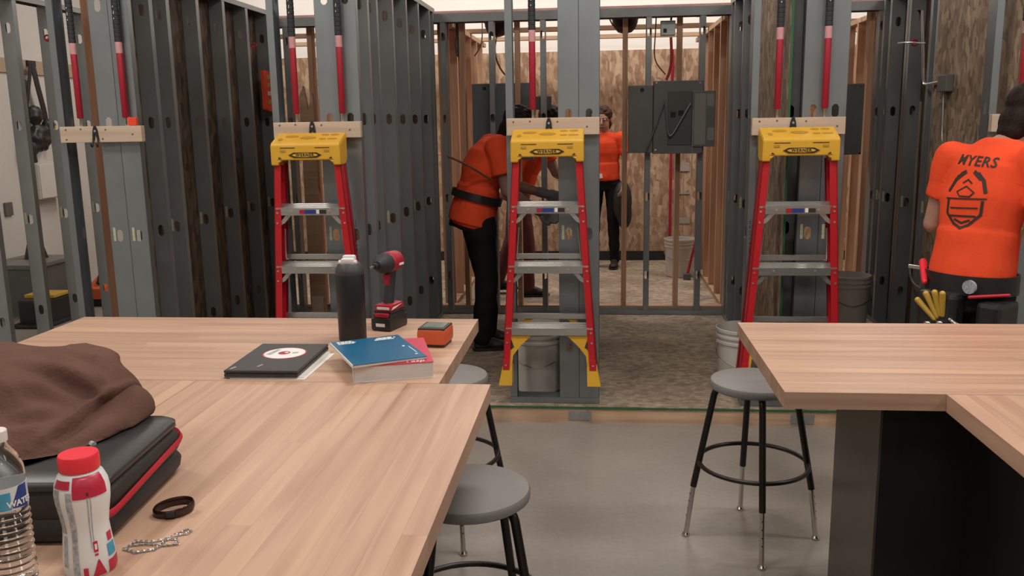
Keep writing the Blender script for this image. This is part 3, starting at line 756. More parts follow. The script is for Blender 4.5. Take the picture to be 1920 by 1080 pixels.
make_stool('grey round stool mostly hidden behind the notch of the laptop table', (-.60, 3.26, 0), math.radians(22))

# ------------------------------------------------------------------ laptop on papers
def world_quad(pts, z): return [PZ(x, y, z) for x, y in pts]
c = [PZ(x, y, T + .022) for x, y in ((489, 644), (616.5, 645), (559, 698.5), (420.4, 697))]
ctr = sum(c, Vector()) / 4
pp = thing('paper_stack', 'loose white papers lying under the black laptop', 'papers', (ctr.x + .01, ctr.y, T))
for k, (dx, dy, a) in enumerate(((.012, -.014, -.5), (.0, -.004, 2.0), (-.012, -.008, 0.5))):
    MB().box(-.107, .107, -.139, .139, 0, .0012).build('sheet', 'paper', pp, loc=(dx, dy, .0003 + k * .0014), rot=(0, 0, math.radians(a)))
lp = thing('laptop', 'closed black laptop with a round white and red sticker on its lid', 'laptop', (ctr.x, ctr.y, T + .0048), math.radians(1.0))
LW, LD = .105, .152
MB().box(-LW, LW, -LD, LD, 0, .0105, bev=.004).build('laptop_base', 'laptop', lp)
lid = MB().box(-LW, LW, -LD, LD, .0118, .0195, bev=.0035).build('laptop_lid', 'laptop', lp)
MB().box(-LW + .004, LW - .004, -LD + .004, LD - .004, .0100, .0122).build('lid_gap', 'black', lp)
MB().box(-LW + .15, LW - .035, -LD - .0004, -LD + .001, .003, .008).build('side_port', 'black', lp)
MB().lathe([(.0, .0195), (.064, .0195), (.064, .0199), (.0, .0199)], 40, (.006, .035, 0)).build('sticker_rim', 'redbook', lid)
MB().lathe([(.0, .0198), (.060, .0198), (.060, .0202), (.0, .0202)], 40, (.006, .035, 0)).build('sticker_face', 'white', lid)
MB().ell((.004, .037, .0203), (.018, .019, .0006)).build('sticker_emblem', 'redtool', lid)
MB().ell((.010, .040, .0207), (.007, .006, .0004)).build('sticker_highlight', 'white', lid)
MB().prism([(-.046, .018), (-.030, .010), (-.018, .075), (-.030, .078)], 'z', .0201, .0204).build('sticker_shading', 'greyprint', lid)
MB().prism([(.030, .030), (.046, .034), (.044, .050), (.028, .044)], 'z', .0201, .0204).build('sticker_shading', 'greyprint', lid)
for x, y in ((-.088, -.125), (-.02, -.10)):
    MB().box(-.003, .003, -.012, .012, 0, .0004).build('lid_mark', 'greyprint', lid, loc=(x, y, .0195), rot=(0, 0, -.3))

# ------------------------------------------------------------------ text book and notebook
bk = thing('textbook', 'thick red-covered paperback textbook under the blue notebook', 'book', (-.600, 2.408, T), math.radians(17))
MB().box(-.108, .108, -.139, .139, .0015, .043).build('page_block', 'pages', bk)
MB().box(-.110, .110, -.141, .141, 0, .0014).build('back_cover', 'white', bk)
cv = MB().box(-.110, .110, -.141, .141, .0431, .0448).build('front_cover', 'redbook', bk)
MB().box(-.110, -.1085, -.141, .141, .0014, .0431).build('spine', 'white', bk)
put('cover_lettering', text_mesh('Tasp', .030, .0003, .2), 'white', cv, (.058, -.122, .0451), (0, 0, 0))
q = [PZ(x, y, T + .055) for x, y in ((618.75, 638.75), (660, 687), (801, 669), (749, 626))]
cq = sum(q, Vector()) / 4
ang = math.atan2((q[2] - q[1]).y, (q[2] - q[1]).x)
nb = thing('notebook', 'blue-covered notebook lying askew on the red textbook', 'notebook', (cq.x, cq.y, T + .0455), ang)
NW, NL = .103, .139
MB().box(-NW, NW, -NL, NL, 0, .007, bev=.0015).build('page_block', 'pages', nb)
nc = MB().box(-NW - .001, NW + .001, -NL - .001, NL + .001, .0071, .0086).build('front_cover', 'blue', nb)
MB().box(-NW - .003, -NW - .001, -NL, NL, -.0002, .0086).build('bound_edge', 'paper', nb)
def mark(x0, x1, y0, y1, m='white', nm='cover_print'): MB().box(x0, x1, y0, y1, .0086, .0089).build(nm, m, nc)
rl = random.Random(3)
for r in range(4):
    x = -.088
    while x < -.042:
        w_ = rl.uniform(.004, .012); mark(x, x + w_, .098 + r * .0085, .104 + r * .0085); x += w_ + .002
for r in range(3):
    x = .02 + r * .006
    while x < .075:
        w_ = rl.uniform(.006, .016); mark(x, x + w_, .098 + r * .010, .105 + r * .010); x += w_ + .0015
mark(.082, .088, .112, .120); mark(.075, .082, -.005, .005); mark(.090, .0925, -.085, -.010, 'label_w'); mark(.082, .09, -.105, -.097, 'label_w')

# ------------------------------------------------------------------ tumbler
tu = thing('tumbler', 'tall matte black tumbler with a grey lid and white flip spout', 'bottle', (*PZ(662, 637, T).to_2d(), T))
MB().lathe([(.0, 0), (.042, 0), (.0445, .004), (.0455, .15), (.0455, .215), (.044, .219), (.0, .219)], 40).build('bottle_body', 'tumbler', tu, smooth=True)
tl = MB().lathe([(.0, .218), (.0448, .218), (.0455, .224), (.0445, .232), (.036, .251), (.033, .254), (.0, .254)], 40).build('lid', 'tumcap', tu, smooth=True)
sp = MB(); sp.box(-.0215, .0215, -.026, .004, .249, .270, bev=.007); sp.box(-.021, .021, -.008, .018, .254, .278, bev=.008)
for s in (-1, 1): sp.cyl((s * .021, -.012, .256), (s * .029, -.012, .256), .0085, seg=16)
sp.build('flip_spout', 'lid_w', tl, smooth=True)

# ------------------------------------------------------------------ impact driver
dr = thing('impact_driver', 'red and black cordless impact driver standing on its battery', 'power tool', (*PZ(731, 614, T).to_2d(), T), math.radians(74))
# local: -x is the nose direction
b = MB(); b.box(-.062, .062, -.038, .038, 0, .046, bev=.009); b.box(-.052, .055, -.034, .034, .040, .058, bev=.006); bat = b.build('battery', 'black', dr, smooth=True)
MB().box(-.0635, -.061, -.017, .017, .016, .027).build('battery_label', 'white', bat)
b = MB(); b.box(-.058, -.02, -.027, .027, .046, .060, bev=.005); b.build('battery_latch', 'redtool', bat, smooth=True)
b = MB(); b.box(-.045, .048, -.032, .032, .058, .088, bev=.010); ft = b.build('handle_foot', 'redtool', dr, smooth=True)
b = MB(); b.box(-.046, .05, -.033, .033, .058, .068, bev=.004); b.build('foot_trim', 'black', ft)
b = MB(); b.prism([(-.04, .071), (-.012, .074), (.03, .082), (.0, .080), (-.03, .079)], 'y', -.0335, -.0325); b.build('brand_swoosh', 'white', ft)
b = MB(); b.box(-.047, -.0445, -.026, .02, .072, .080); b.build('brand_swoosh', 'white', ft)
b = MB()
rings = []
for z, cx, rx, ry in ((.080, .0, .024, .018), (.10, .002, .021, .017), (.14, .010, .021, .017), (.175, .018, .022, .017), (.20, .022, .026, .019)):
    rings.append([Vector((cx + rx * math.cos(2 * PI * k / 18), ry * math.sin(2 * PI * k / 18), z)) for k in range(18)])
b.loft(rings); b.build('grip', 'rubber', dr, smooth=True)
b = MB(); b.prism([(-.008, .148), (-.016, .165), (-.014, .186), (.004, .188), (.004, .150)], 'y', -.009, .009); b.build('trigger', 'redtool', dr)
def lx(prof, nm, m, par, zc=.226):
    b = MB(); rings = []
    for x, r in prof: rings.append([Vector((x, r * math.cos(2 * PI * k / 24), zc + r * math.sin(2 * PI * k / 24))) for k in range(24)])
    b.loft(rings); return b.build(nm, m, par, smooth=True)
hd = lx([(.072, .012), (.070, .026), (.058, .034), (.02, .036), (-.005, .035), (-.008, .033)], 'motor_housing', 'redtool', dr)
lx([(-.006, .034), (-.03, .034), (-.05, .026), (-.058, .018), (-.066, .014)], 'nose_cone', 'rubber', dr)
ch = lx([(-.064, .010), (-.082, .010), (-.084, .008)], 'hex_chuck', 'black', dr)
lx([(-.083, .0035), (-.110, .0035), (-.116, .002)], 'driver_bit', 'chrome', ch)
b = MB(); b.box(.02, .05, -.037, -.034, .215, .222); b.build('housing_stripe', 'white', hd)

# ------------------------------------------------------------------ orange meter
qa = [PZ(x, y, T) for x, y in ((788, 651), (841, 652))]
im = thing('orange_meter', 'chunky orange handheld meter lying flat with a grey screen', 'meter', ((qa[0].x + qa[1].x) / 2 - .004, 2.672, T), math.radians(-6))
b = MB(); b.box(-.047, .047, -.052, .052, .007, .058, bev=.012); body = b.build('meter_body', 'orange', im, smooth=True)
MB().box(-.040, .040, -.046, .046, 0, .010, bev=.003).build('meter_foot', 'black', im)
b = MB(); b.box(-.043, .043, -.048, .048, .050, .0605, bev=.003); fr = b.build('screen_bezel', 'black', im)
MB().box(-.034, .034, -.032, .040, .0606, .0616).build('screen', 'screen', fr)

# ------------------------------------------------------------------ soft bag with jacket
from mathutils import noise
bag = thing('lunch_bag', 'black soft lunch bag with red zip piping under the brown jacket', 'bag', (-1.085, 1.451, T), math.radians(5))
BW, BD = .250, .175
def rrect(hx, hy, r, z, n=6, wob=0):
    pts = []
    for cx, cy, a0 in ((hx - r, hy - r, 0), (-hx + r, hy - r, 90), (-hx + r, -hy + r, 180), (hx - r, -hy + r, 270)):
        for k in range(n + 1):
            a = math.radians(a0 + 90 * k / n); p = Vector((cx + r * math.cos(a), cy + r * math.sin(a), z))
            if wob: p += Vector((noise.noise(p * 14) * wob, noise.noise(p * 14 + Vector((5, 0, 0))) * wob, noise.noise(p * 10 + Vector((0, 7, 0))) * wob * .6))
            pts.append(p)
    return pts
b = MB(); b.loft([rrect(BW - .012, BD - .012, .03, .0), rrect(BW, BD, .035, .012, wob=.004), rrect(BW + .004, BD + .003, .04, .030, wob=.006), rrect(BW - .004, BD - .003, .04, .046, wob=.004)]); b.build('lower_pocket', 'bag', bag, smooth=True, angle=60)
b = MB(); b.loft([rrect(BW - .006, BD - .006, .04, .040), rrect(BW + .002, BD + .001, .042, .056, wob=.006), rrect(BW + .002, BD + .001, .042, .080, wob=.006), rrect(BW - .008, BD - .006, .04, .096, wob=.004)]); b.build('main_compartment', 'bag', bag, smooth=True, angle=60)
b = MB(); b.loft([rrect(BW - .010, BD - .010, .04, .092), rrect(BW, BD, .042, .098), rrect(BW, BD, .042, .107), rrect(BW - .008, BD - .008, .04, .112), rrect(BW - .05, BD - .05, .03, .115)]); b.build('top_flap', 'bagtop', bag, smooth=True, angle=60)
rp = rrect(BW + .0045, BD + .0035, .043, 0); n = len(rp)
def seamz(p): return .050 + .026 * max(0, min(1, (p.y + .12) / .3)) + .004 * math.sin(p.y * 40)
b = MB(); rr = []
for p in [q_ for q_ in (rp[-7:] + rp[:7]) if q_.x > .13]:
    z = seamz(p); q = Vector((p.x, p.y, z)); o_ = Vector((p.x, p.y, 0)).normalized()
    rr.append([q + o_ * .002 + Vector((0, 0, .007)), q + o_ * .006, q + o_ * .002 - Vector((0, 0, .007)), q - o_ * .004])
b.loft(rr); b.build('red_piping', 'bagred', bag, smooth=True, angle=70)
MB().tube([(.12, .02, .115), (.14, .0, .119), (.158, -.01, .117)], .006).build('zip_pull', 'greyprint', bag, smooth=True)
MB().tube([(.20, -.172, .03), (.225, -.19, .008), (.24, -.20, .003)], .0022).build('drawstring', 'black', bag, smooth=True)

jk = thing('brown_jacket', 'brown fleece jacket bundled on top of the black lunch bag', 'jacket', (-1.08, 1.5, T + .09))
J0 = jk.location
def jp(px, py, Y): return PY(px, py, Y) - J0
def fold(p, amp=.012, f=9.0, seed=0):
    d = p.x * .75 + p.z * 1.2 + p.y * .3
    a = noise.noise(Vector((d * f * 1.7, p.y * f * .45 + seed, p.x * 1.5)))
    c_ = noise.noise(Vector((p.x * 4, p.y * 4, p.z * 9 + seed)))
    return amp * (-(abs(a) ** .7) * 1.6 + .6) + amp * .7 * c_
b = MB()
b.ell(jp(40, 760, 1.60), (.22, .17, .098)); b.ell(jp(-60, 800, 1.55), (.20, .2, .115)); b.ell(jp(165, 735, 1.62), (.105, .115, .068), Matrix.Rotation(.25, 3, 'Y'))
b.ell(jp(120, 800, 1.53), (.13, .13, .055)); b.ell(jp(205, 745, 1.62), (.055, .09, .045), Matrix.Rotation(.7, 3, 'Y')); b.ell(jp(30, 850, 1.45), (.14, .1, .075)); b.ell(jp(235, 775, 1.62), (.028, .07, .030))
b.ell(jp(20, 690, 1.64), (.20, .13, .045)); b.ell(jp(130, 685, 1.66), (.10, .12, .035))
jb1 = blob(b, 'jacket_body', 'brown', jk, .008, 10, .5, lambda p: fold(p, .012, 5, 0))
b = MB()
pts = [(268, 768, 1.60), (240, 800, 1.545), (190, 838, 1.48), (130, 872, 1.42), (70, 905, 1.37), (0, 925, 1.34)]
for k in range(len(pts) - 1):
    for t in (0, .5):
        x = pts[k][0] * (1 - t) + pts[k + 1][0] * t; y = pts[k][1] * (1 - t) + pts[k + 1][1] * t; Y = pts[k][2] * (1 - t) + pts[k + 1][2] * t
        b.ell(jp(x - 26, y - 10, Y + .02), (.05, .05, .036 + .003 * k), Matrix.Rotation(.5, 3, 'Y'))
b.limb(jp(262, 765, 1.62), .018, jp(245, 795, 1.6), .014)
# creases pressed into the cloth along its folds
def crease(jo, pxs, wd, amp, side=0.0):
    ln = []
    for x, y in pxs:
        d = _ray(x, y); o3 = Vector((0, 0, EYE)) - J0
        ok, hit, _, _ = jo.ray_cast(o3, d.normalized())
        if ok: ln.append(hit)
    if len(ln) < 2: return
    seg = list(zip(ln[:-1], ln[1:])); L_ = len(seg)
    vs = [(v.co.copy(), v.normal.copy()) for v in jo.data.vertices]; out = []
    for c, n_ in vs:
        best = 9; bt = 0
        for k, (a, b2) in enumerate(seg):
            e = b2 - a; t = max(0, min(1, (c - a).dot(e) / max(e.length_squared, 1e-9))); q = (c - (a + e * t)).length
            if q < best: best = q; bt = (k + t) / L_; off = (c - (a + e * t)).z
        f_ = math.sin(PI * min(1, max(0, bt * .9 + .08)))
        d_ = -amp * math.exp(-(best / wd) ** 2) * f_ + amp * .7 * math.exp(-((best - 2.2 * wd) / wd) ** 2) * f_ * (1 if off > 0 else side)
        out += list(c + n_ * d_)
    jo.data.vertices.foreach_set('co', out)
crease(jb1, [(262, 733), (235, 742), (212, 752), (185, 768), (150, 795), (110, 822), (75, 846)], .009, .022, -.2)
crease(jb1, [(35, 688), (85, 703), (125, 722), (165, 738), (200, 748)], .013, .014, .3)
crease(jb1, [(130, 664), (165, 675), (195, 695), (222, 722)], .012, .010, .5)
crease(jb1, [(5, 742), (60, 744), (120, 752)], .015, .008, .5)
crease(jb1, [(5, 795), (60, 786), (125, 778)], .012, .010, .5)
jb2 = blob(b, 'jacket_hood_flap', 'brown', jk, .007, 8, .5, lambda p: fold(p, .005, 5, 3))
Rb = Matrix.Rotation(-math.radians(5), 3, 'Z')
for jo in (jb1, jb2):                      # the cloth rests on the bag and the table
    for v in jo.data.vertices:
        wq = v.co + J0; lq = Rb @ (wq - Vector((-1.085, 1.451, T)))
        floor_z = T + .1185
        if wq.z < floor_z: v.co.z = floor_z - J0.z

# ------------------------------------------------------------------ bottles
wbt = thing('water_bottle', 'clear ribbed plastic water bottle with a white cap and blue label', 'bottle', (-.897, 1.168, T))
prof = [(.0, .003), (.022, .0), (.031, .004), (.0335, .012), (.0325, .022)]
z = .024
while z < .125: prof += [(.0335, z), (.0305, z + .005), (.0320, z + .009)]; z += .0105
prof += [(.0315, .130), (.0315, .168), (.0330, .172), (.031, .192), (.024, .210), (.0135, .226), (.0125, .232), (.0125, .242), (.0, .242)]
MB().lathe(prof, 36).build('bottle_body', 'pet', wbt, smooth=True, angle=50)
MB().lathe([(.0, .233), (.0148, .233), (.0152, .236), (.0150, .249), (.0135, .2505), (.0, .2505)], 28).build('cap', 'lid_w', wbt, smooth=True)
def band(a0, a1, z0, z1, r, nm, m, par, n=12, zf=None):
    b = MB(); rg = []
    for k in range(n + 1):
        a = math.radians(a0 + (a1 - a0) * k / n); c_, s_ = math.cos(a), math.sin(a)
        u0 = z0 if zf is None else zf(k / n)[0]; u1 = z1 if zf is None else zf(k / n)[1]
        r0_ = r(u0) if callable(r) else r; rm = r((u0 + u1) / 2) if callable(r) else r; r1_ = r(u1) if callable(r) else r
        rg.append([Vector((c_ * r0_, s_ * r0_, u0)), Vector((c_ * rm, s_ * rm, (u0 + u1) / 2)), Vector((c_ * r1_, s_ * r1_, u1)), Vector((c_ * (r1_ + .0006), s_ * (r1_ + .0006), u1)), Vector((c_ * (rm + .0006), s_ * (rm + .0006), (u0 + u1) / 2)), Vector((c_ * (r0_ + .0006), s_ * (r0_ + .0006), u0))])
    b.loft(rg); return b.build(nm, m, par, smooth=True, angle=60)
lb = band(-150, 150, .131, .167, .0318, 'wrap_label', 'label_w', wbt, 40)
band(-75, -38, .133, .160, .0325, 'label_panel', 'label_c', lb)
band(-36, 10, .131, .166, .0327, 'label_badge', 'label_b', lb, 14, lambda t: (.131 + .004 * (1 - t), .140 + .027 * min(1, t * 2.2)))
wt = text_mesh('WATER', .0125, .0002, 0, bold=.0004, sub=1)
for v in wt.vertices:
    a = math.radians(-12) + v.co.x / .0335; zz = v.co.y + .141; r = .0336 + v.co.z
    v.co = Vector((r * math.cos(a), r * math.sin(a), zz))
put('label_lettering', wt, 'white', lb)

yg = thing('drink_bottle', 'white waisted yogurt drink bottle with a bright red cap', 'bottle', (-.806, 1.222, T))
YP = [(.0, 0), (.036, 0), (.0385, .006), (.0380, .03), (.0345, .065), (.0335, .078), (.0355, .095), (.0395, .120), (.0405, .135), (.0385, .150), (.033, .163), (.0265, .170), (.0262, .176), (.0, .176)]
def yr(z):
    for (ra, za), (rb, zb) in zip(YP[1:-1], YP[2:]):
        if za <= z <= zb and zb > za: return ra + (rb - ra) * (z - za) / (zb - za) + .0003
    return .03
MB().lathe(YP, 40).build('bottle_body', 'yog', yg, smooth=True, angle=60)
MB().lathe([(.0, .170), (.0292, .170), (.0300, .173), (.0300, .192), (.0285, .195), (.0, .195)], 36).build('cap', 'capred', yg, smooth=True)
MB().lathe([(.0285, .1645), (.0275, .170)], 36).build('neck_ring', 'galv_box', yg, smooth=True)
def yband(a0, a1, z0, z1, m, nm='sleeve_print', steps=6, e=.0003):
    b = MB(); n = 10; rg = []
    for k in range(n + 1):
        a = math.radians(a0 + (a1 - a0) * k / n); c_, s_ = math.cos(a), math.sin(a)
        zs = [z0 + (z1 - z0) * q / steps for q in range(steps + 1)]
        rg.append([Vector((c_ * (yr(zz) + e), s_ * (yr(zz) + e), zz)) for zz in zs] + [Vector((c_ * (yr(zz) + e + .0005), s_ * (yr(zz) + e + .0005), zz)) for zz in reversed(zs)])
    b.loft(rg); return b.build(nm, m, yg, smooth=True, angle=60)
yband(-78, -2, .134, .166, 'yogred', 'red_shoulder'); yband(-128, -84, .150, .162, 'yogred', 'red_shoulder')
yband(-94, -80, .006, .145, 'greyprint'); yband(-128, -112, .075, .147, 'greyprint'); yband(-122, -110, .02, .07, 'greyprint')
yband(-50, -48, .05, .135, 'greyprint'); yband(-44, -42, .05, .135, 'greyprint'); yband(-50, -46, .138, .143, 'ink', e=.0008)
yband(-12, 16, .028, .048, 'label_c'); yband(-14, 30, .002, .022, 'yogred'); yband(-72, -62, .0, .020, 'yogred'); yband(-6, 12, .052, .066, 'yogred')
yband(-46, -36, .043, .060, 'yogred', e=.0006); yband(-43.5, -38.5, .047, .056, 'yog', e=.0012); yband(-45, -37, .037, .040, 'yogred')
b = MB(); rg = []
for q in range(7):
    zz = .003 + q * .0045; hwid = 16 * (1 - q / 6.5)
    rg.append([Vector((math.cos(math.radians(-38 + s_ * hwid)) * (yr(zz) + e), math.sin(math.radians(-38 + s_ * hwid)) * (yr(zz) + e), zz)) for s_, e in ((-1, .0003), (-.33, .0003), (.33, .0003), (1, .0003), (1, .0009), (.33, .0009), (-.33, .0009), (-1, .0009))])
b.loft(rg); b.build('sleeve_triangle', 'yogred', yg, smooth=True)

# ------------------------------------------------------------------ dark band and chain
sg = thing('dark_bangle', 'glossy dark tortoise-coloured band lying beside the lunch bag', 'bracelet', (*PZ(327, 962, T).to_2d(), T), math.radians(20))
b = MB(); rg = []; n = 48
for k in range(n + 1):
    a = 2 * PI * k / n; c_, s_ = math.cos(a), math.sin(a); tl_ = .004 + .004 * math.cos(a - .6)
    rg.append([Vector((c_ * r * 1.0, s_ * r * .72, z + tl_)) for r, z in ((.034, -.003), (.0365, .004), (.036, .012), (.034, .0145), (.0325, .012), (.0320, .004))])
b.loft(rg, False); b.build('band', 'tort', sg, smooth=True, angle=70)
MB().box(-.012, .006, -.030, -.024, .003, .016, bev=.004).build('clasp', 'black', sg, smooth=True)
chn = thing('silver_chain', 'thin silver link chain bunched on the maple surface', 'chain', (*PZ(300, 1015, T).to_2d(), T))
cp_ = [(232, 1030), (255, 1036), (290, 1030), (300, 1022), (270, 1020), (240, 1024), (255, 1015), (285, 1016), (305, 1012), (330, 1010), (333, 1020), (300, 1024), (312, 1010), (335, 1003), (352, 1000), (358, 995), (350, 992), (336, 998), (318, 1004)]
pw = [PZ(x, y, T + .0022) - chn.location for x, y in cp_]
dense = []
for a, b_ in zip(pw[:-1], pw[1:]):
    m_ = max(1, int((b_ - a).length / .0045))
    for k in range(m_): dense.append(a.lerp(b_, k / m_))
lkm = MB(); 
lkm.tube([(.0034 * math.cos(2 * PI * k / 10), .0022 * math.sin(2 * PI * k / 10), 0) for k in range(11)], .0008, 5, 1); lkmesh = lkm.mesh('chain_link', True)
for k, (p, q_) in enumerate(zip(dense[:-1], dense[1:])):
    d = q_ - p
    put('chain_link', lkmesh, 'silver', chn, p, (0 if k % 2 else .9, 0, math.atan2(d.y, d.x)))

# ------------------------------------------------------------------ people
def V(*a): return Vector(a)
def hand_into(b, wrist, d, side, curl=.5, sc=1.0, infl=0.0):
    """palm, four unequal fingers and a thumb leaving the side of the palm"""
    d = d.normalized(); side = (side - d * side.dot(d)).normalized(); nrm = d.cross(side).normalized()
    pe = wrist + d * .085 * sc
    R_ = Matrix((side, d, nrm)).transposed()
    b.ell(wrist + d * .048 * sc, (.039 * sc + infl, .052 * sc + infl, .016 * sc + infl), R_)
    b.limb(wrist, .023 * sc + infl, wrist + d * .03, .021 * sc + infl)
    for k, (off, ln) in enumerate(((-.029, .062), (-.010, .075), (.010, .070), (.029, .055))):
        p0 = wrist + (d * .078 + side * off) * sc
        a1 = curl * .9; d1 = d * math.cos(a1) + nrm * math.sin(a1); a2 = curl * 2.0; d2 = d * math.cos(a2) + nrm * math.sin(a2)
        p1 = p0 + d1 * ln * .5 * sc; p2 = p1 + d2 * ln * .5 * sc
        b.limb(p0, .0092 * sc + infl, p1, .0088 * sc + infl); b.limb(p1, .0088 * sc + infl, p2, .0075 * sc + infl)
    t0 = wrist + (d * .03 - side * .030) * sc; t1 = t0 + (d * .03 - side * .022 + nrm * .008) * sc; t2 = t1 + (d * .028 - side * .002 + nrm * .012) * sc
    b.limb(t0, .013 * sc + infl, t1, .0105 * sc + infl); b.limb(t1, .0105 * sc + infl, t2, .0085 * sc + infl)
def ring_at(c, ax, ay, rx, ry, n=24): return [c + ax * (rx * math.cos(2 * PI * k / n)) + ay * (ry * math.sin(2 * PI * k / n)) for k in range(n)]
def wrinkle(amp, f=10, seed=0):
    def g(p):
        a = noise.noise(Vector((p.x * f * .6 + seed, p.y * f * .6, p.z * f * 1.1)))
        c_ = noise.noise(Vector((p.x * f * 2, p.y * f * 2 + seed, p.z * f * 1.3)))
        return amp * (a + .5 * c_)
    return g
def person(label, loc, rz, J, hairm='hair', skinm='skin', pantm='pants', girth=1.0, hem=-.03, gloves=(None, None), curl=.5, scale=1.0, cap_back=True, sleeve=.62, face=True):
    o = thing('person', label, 'person', loc, rz); o.scale = (scale,) * 3
    pel, ch, nk, hd = J['pelvis'], J['chest'], J['neck'], J['head']
    hf = J.get('headfwd', V(0, 1, 0)).normalized()
    rh = J.get('right_h', V(1, 0, 0)).normalized(); rs = J.get('right_s', V(1, 0, 0)).normalized()
    up1 = (ch - pel).normalized(); fw1 = up1.cross(rh).normalized(); up2 = (nk - ch).normalized(); fw2 = up2.cross(rs).normalized()
    g = girth
    def torso(b, e, top=True, low=0.0):
        mid = pel.lerp(ch, .5)
        rings = [ring_at(pel + up1 * low, rh, fw1, .158 * g + e, .112 * g + e), ring_at(pel + up1 * .06, rh, fw1, .160 * g + e, .115 * g + e), ring_at(mid, rh.lerp(rs, .5).normalized(), fw1, .150 * g + e, .108 * g + e),
                 ring_at(ch, rs, fw2, .172 * g + e, .118 * g + e), ring_at(ch + (nk - ch) * .5, rs, fw2, .178 * g + e, .112 * g + e), ring_at(ch + (nk - ch) * .80, rs, fw2, .145 * g + e, .085 * g + e)]
        if top: rings.append(ring_at(nk, rs, fw2, .068 + e, .066 + e))
        b.loft(rings)
        for sd in ('r', 'l'):
            b.ell(J['sh_' + sd], .062 * g + e)
            b.limb(ch + (nk - ch) * .55, .085 * g + e * .5, J['sh_' + sd], .058 * g + e)
    # skin: one continuous body
    b = MB(); torso(b, -.022)
    b.limb(nk - up2 * .04, .060, hd - V(0, 0, .05), .052)
    Rh = Matrix((hf.cross(V(0, 0, 1)).normalized(), hf, hf.cross(V(0, 0, 1)).normalized().cross(hf).normalized())).transposed()
    xr, xf, xu = Rh.col[0], Rh.col[1], Rh.col[2]
    b.ell(hd + xu * .035, (.075, .092, .085), Rh); b.ell(hd + xf * .020 - xu * .035, (.060, .070, .080), Rh)
    if face:
        b.limb(hd + xf * .092 + xu * .018, .009, hd + xf * .108 - xu * .022, .014)
        b.ell(hd + xf * .080 - xu * .062, (.026, .012, .008), Rh); b.ell(hd + xf * .078 + xu * .034, (.05, .016, .010), Rh)
        for s in (-1, 1): b.ell(hd + xr * (s * .078) - xu * .005 - xf * .005, (.009, .020, .032), Rh)
    for sd, s in (('r', 1), ('l', -1)):
        b.limb(J['sh_' + sd], .052, J['el_' + sd], .041); b.limb(J['el_' + sd], .042, J['wr_' + sd], .027)
        b.limb(J['el_' + sd], .043, J['el_' + sd].lerp(J['wr_' + sd], .35), .040)
        d = (J['wr_' + sd] - J['el_' + sd])
        d2 = J.get('hd_' + sd, d)
        sidev = J.get('hs_' + sd, V(-s, 0, 0))
        hand_into(b, J['wr_' + sd], d2, sidev, curl)
        b.limb(J['hip_' + sd], .070, J['kn_' + sd], .050); b.limb(J['kn_' + sd], .050, J['an_' + sd], .034)
    body = blob(b, 'body', skinm, o, .0065, 3, .5)
    # shirt
    b = MB(); torso(b, .006, True, hem - .02); lo = pel + up1 * hem
    b.loft([ring_at(lo, rh, fw1, .178 * g, .134 * g), ring_at(pel + up1 * .09, rh, fw1, .172 * g, .128 * g), ring_at(pel.lerp(ch, .6), rh, fw1, .168 * g, .125 * g)])
    for sd in ('r', 'l'):
        e = J['sh_' + sd].lerp(J['el_' + sd], sleeve); b.limb(J['sh_' + sd], .073 * g, J['sh_' + sd].lerp(J['el_' + sd], .3), .071 * g)
        dd = (J['el_' + sd] - J['sh_' + sd]).normalized(); b.cyl(J['sh_' + sd], e, .070 * g, .066 * g, 20)
    shirt = blob(b, 'shirt', 'shirt', o, .0075, 4, .5, wrinkle(.006 if g > .9 else .004, 9, len(label) % 17))
    # trousers
    b = MB()
    b.loft([ring_at(pel - up1 * .13, rh, fw1, .150 * g, .118 * g), ring_at(pel - up1 * .04, rh, fw1, .165 * g, .122 * g), ring_at(pel + up1 * .05, rh, fw1, .162 * g, .118 * g)])
    for sd in ('r', 'l'):
        b.limb(J['hip_' + sd], .092 * g, J['kn_' + sd], .068 * g); b.limb(J['kn_' + sd], .068 * g, J['an_' + sd], .057 * g)
        b.limb(J['hip_' + sd] + up1 * .0, .098 * g, J['hip_' + sd].lerp(J['kn_' + sd], .3), .086 * g)
    blob(b, 'trousers', pantm, o, .0085, 4, .5, wrinkle(.007, 10, 3))
    for sd, s in (('r', 1), ('l', -1)):
        t = J.get('toe_' + sd, V(0, 1, 0)).normalized(); a = J['an_' + sd]; side = t.cross(V(0, 0, 1))
        b = MB(); z0 = a.z - .085
        base = V(a.x, a.y, z0)
        b.ell(base + t * .11 + V(0, 0, .030), (.044, .075, .032), Matrix((side, t, V(0, 0, 1))).transposed()); b.ell(base + t * .0 + V(0, 0, .032), (.037, .060, .034), Matrix((side, t, V(0, 0, 1))).transposed())
        b.limb(base + V(0, 0, .05), .038, a + V(0, 0, .05), .042); b.limb(base + t * .1 + V(0, 0, .035), .033, base + V(0, 0, .07), .038)
        blob(b, 'shoe', 'shoe', o, .007, 2)
        b = MB(); b.loft([[base + t * (y_ * 1.03) + side * x_ * 1.05 + V(0, 0, z_) for x_, y_ in ((-.04, .02), (-.034, -.05), (0, -.066), (.034, -.05), (.04, .02), (.046, .12), (.03, .175), (0, .188), (-.03, .175), (-.046, .12))] for z_ in (.001, .016)])
        b.build('shoe_sole', 'black', o)
    # hair cap with ragged outline
    b = MB(); b.ell(hd + xu * .050 - xf * .014, (.088, .100, .090), Rh); b.ell(hd - xf * .045 - xu * .025, (.078, .058, .085), Rh); b.ell(hd - xf * .055 - xu * .075, (.06, .04, .05), Rh)
    rl_ = random.Random(5)
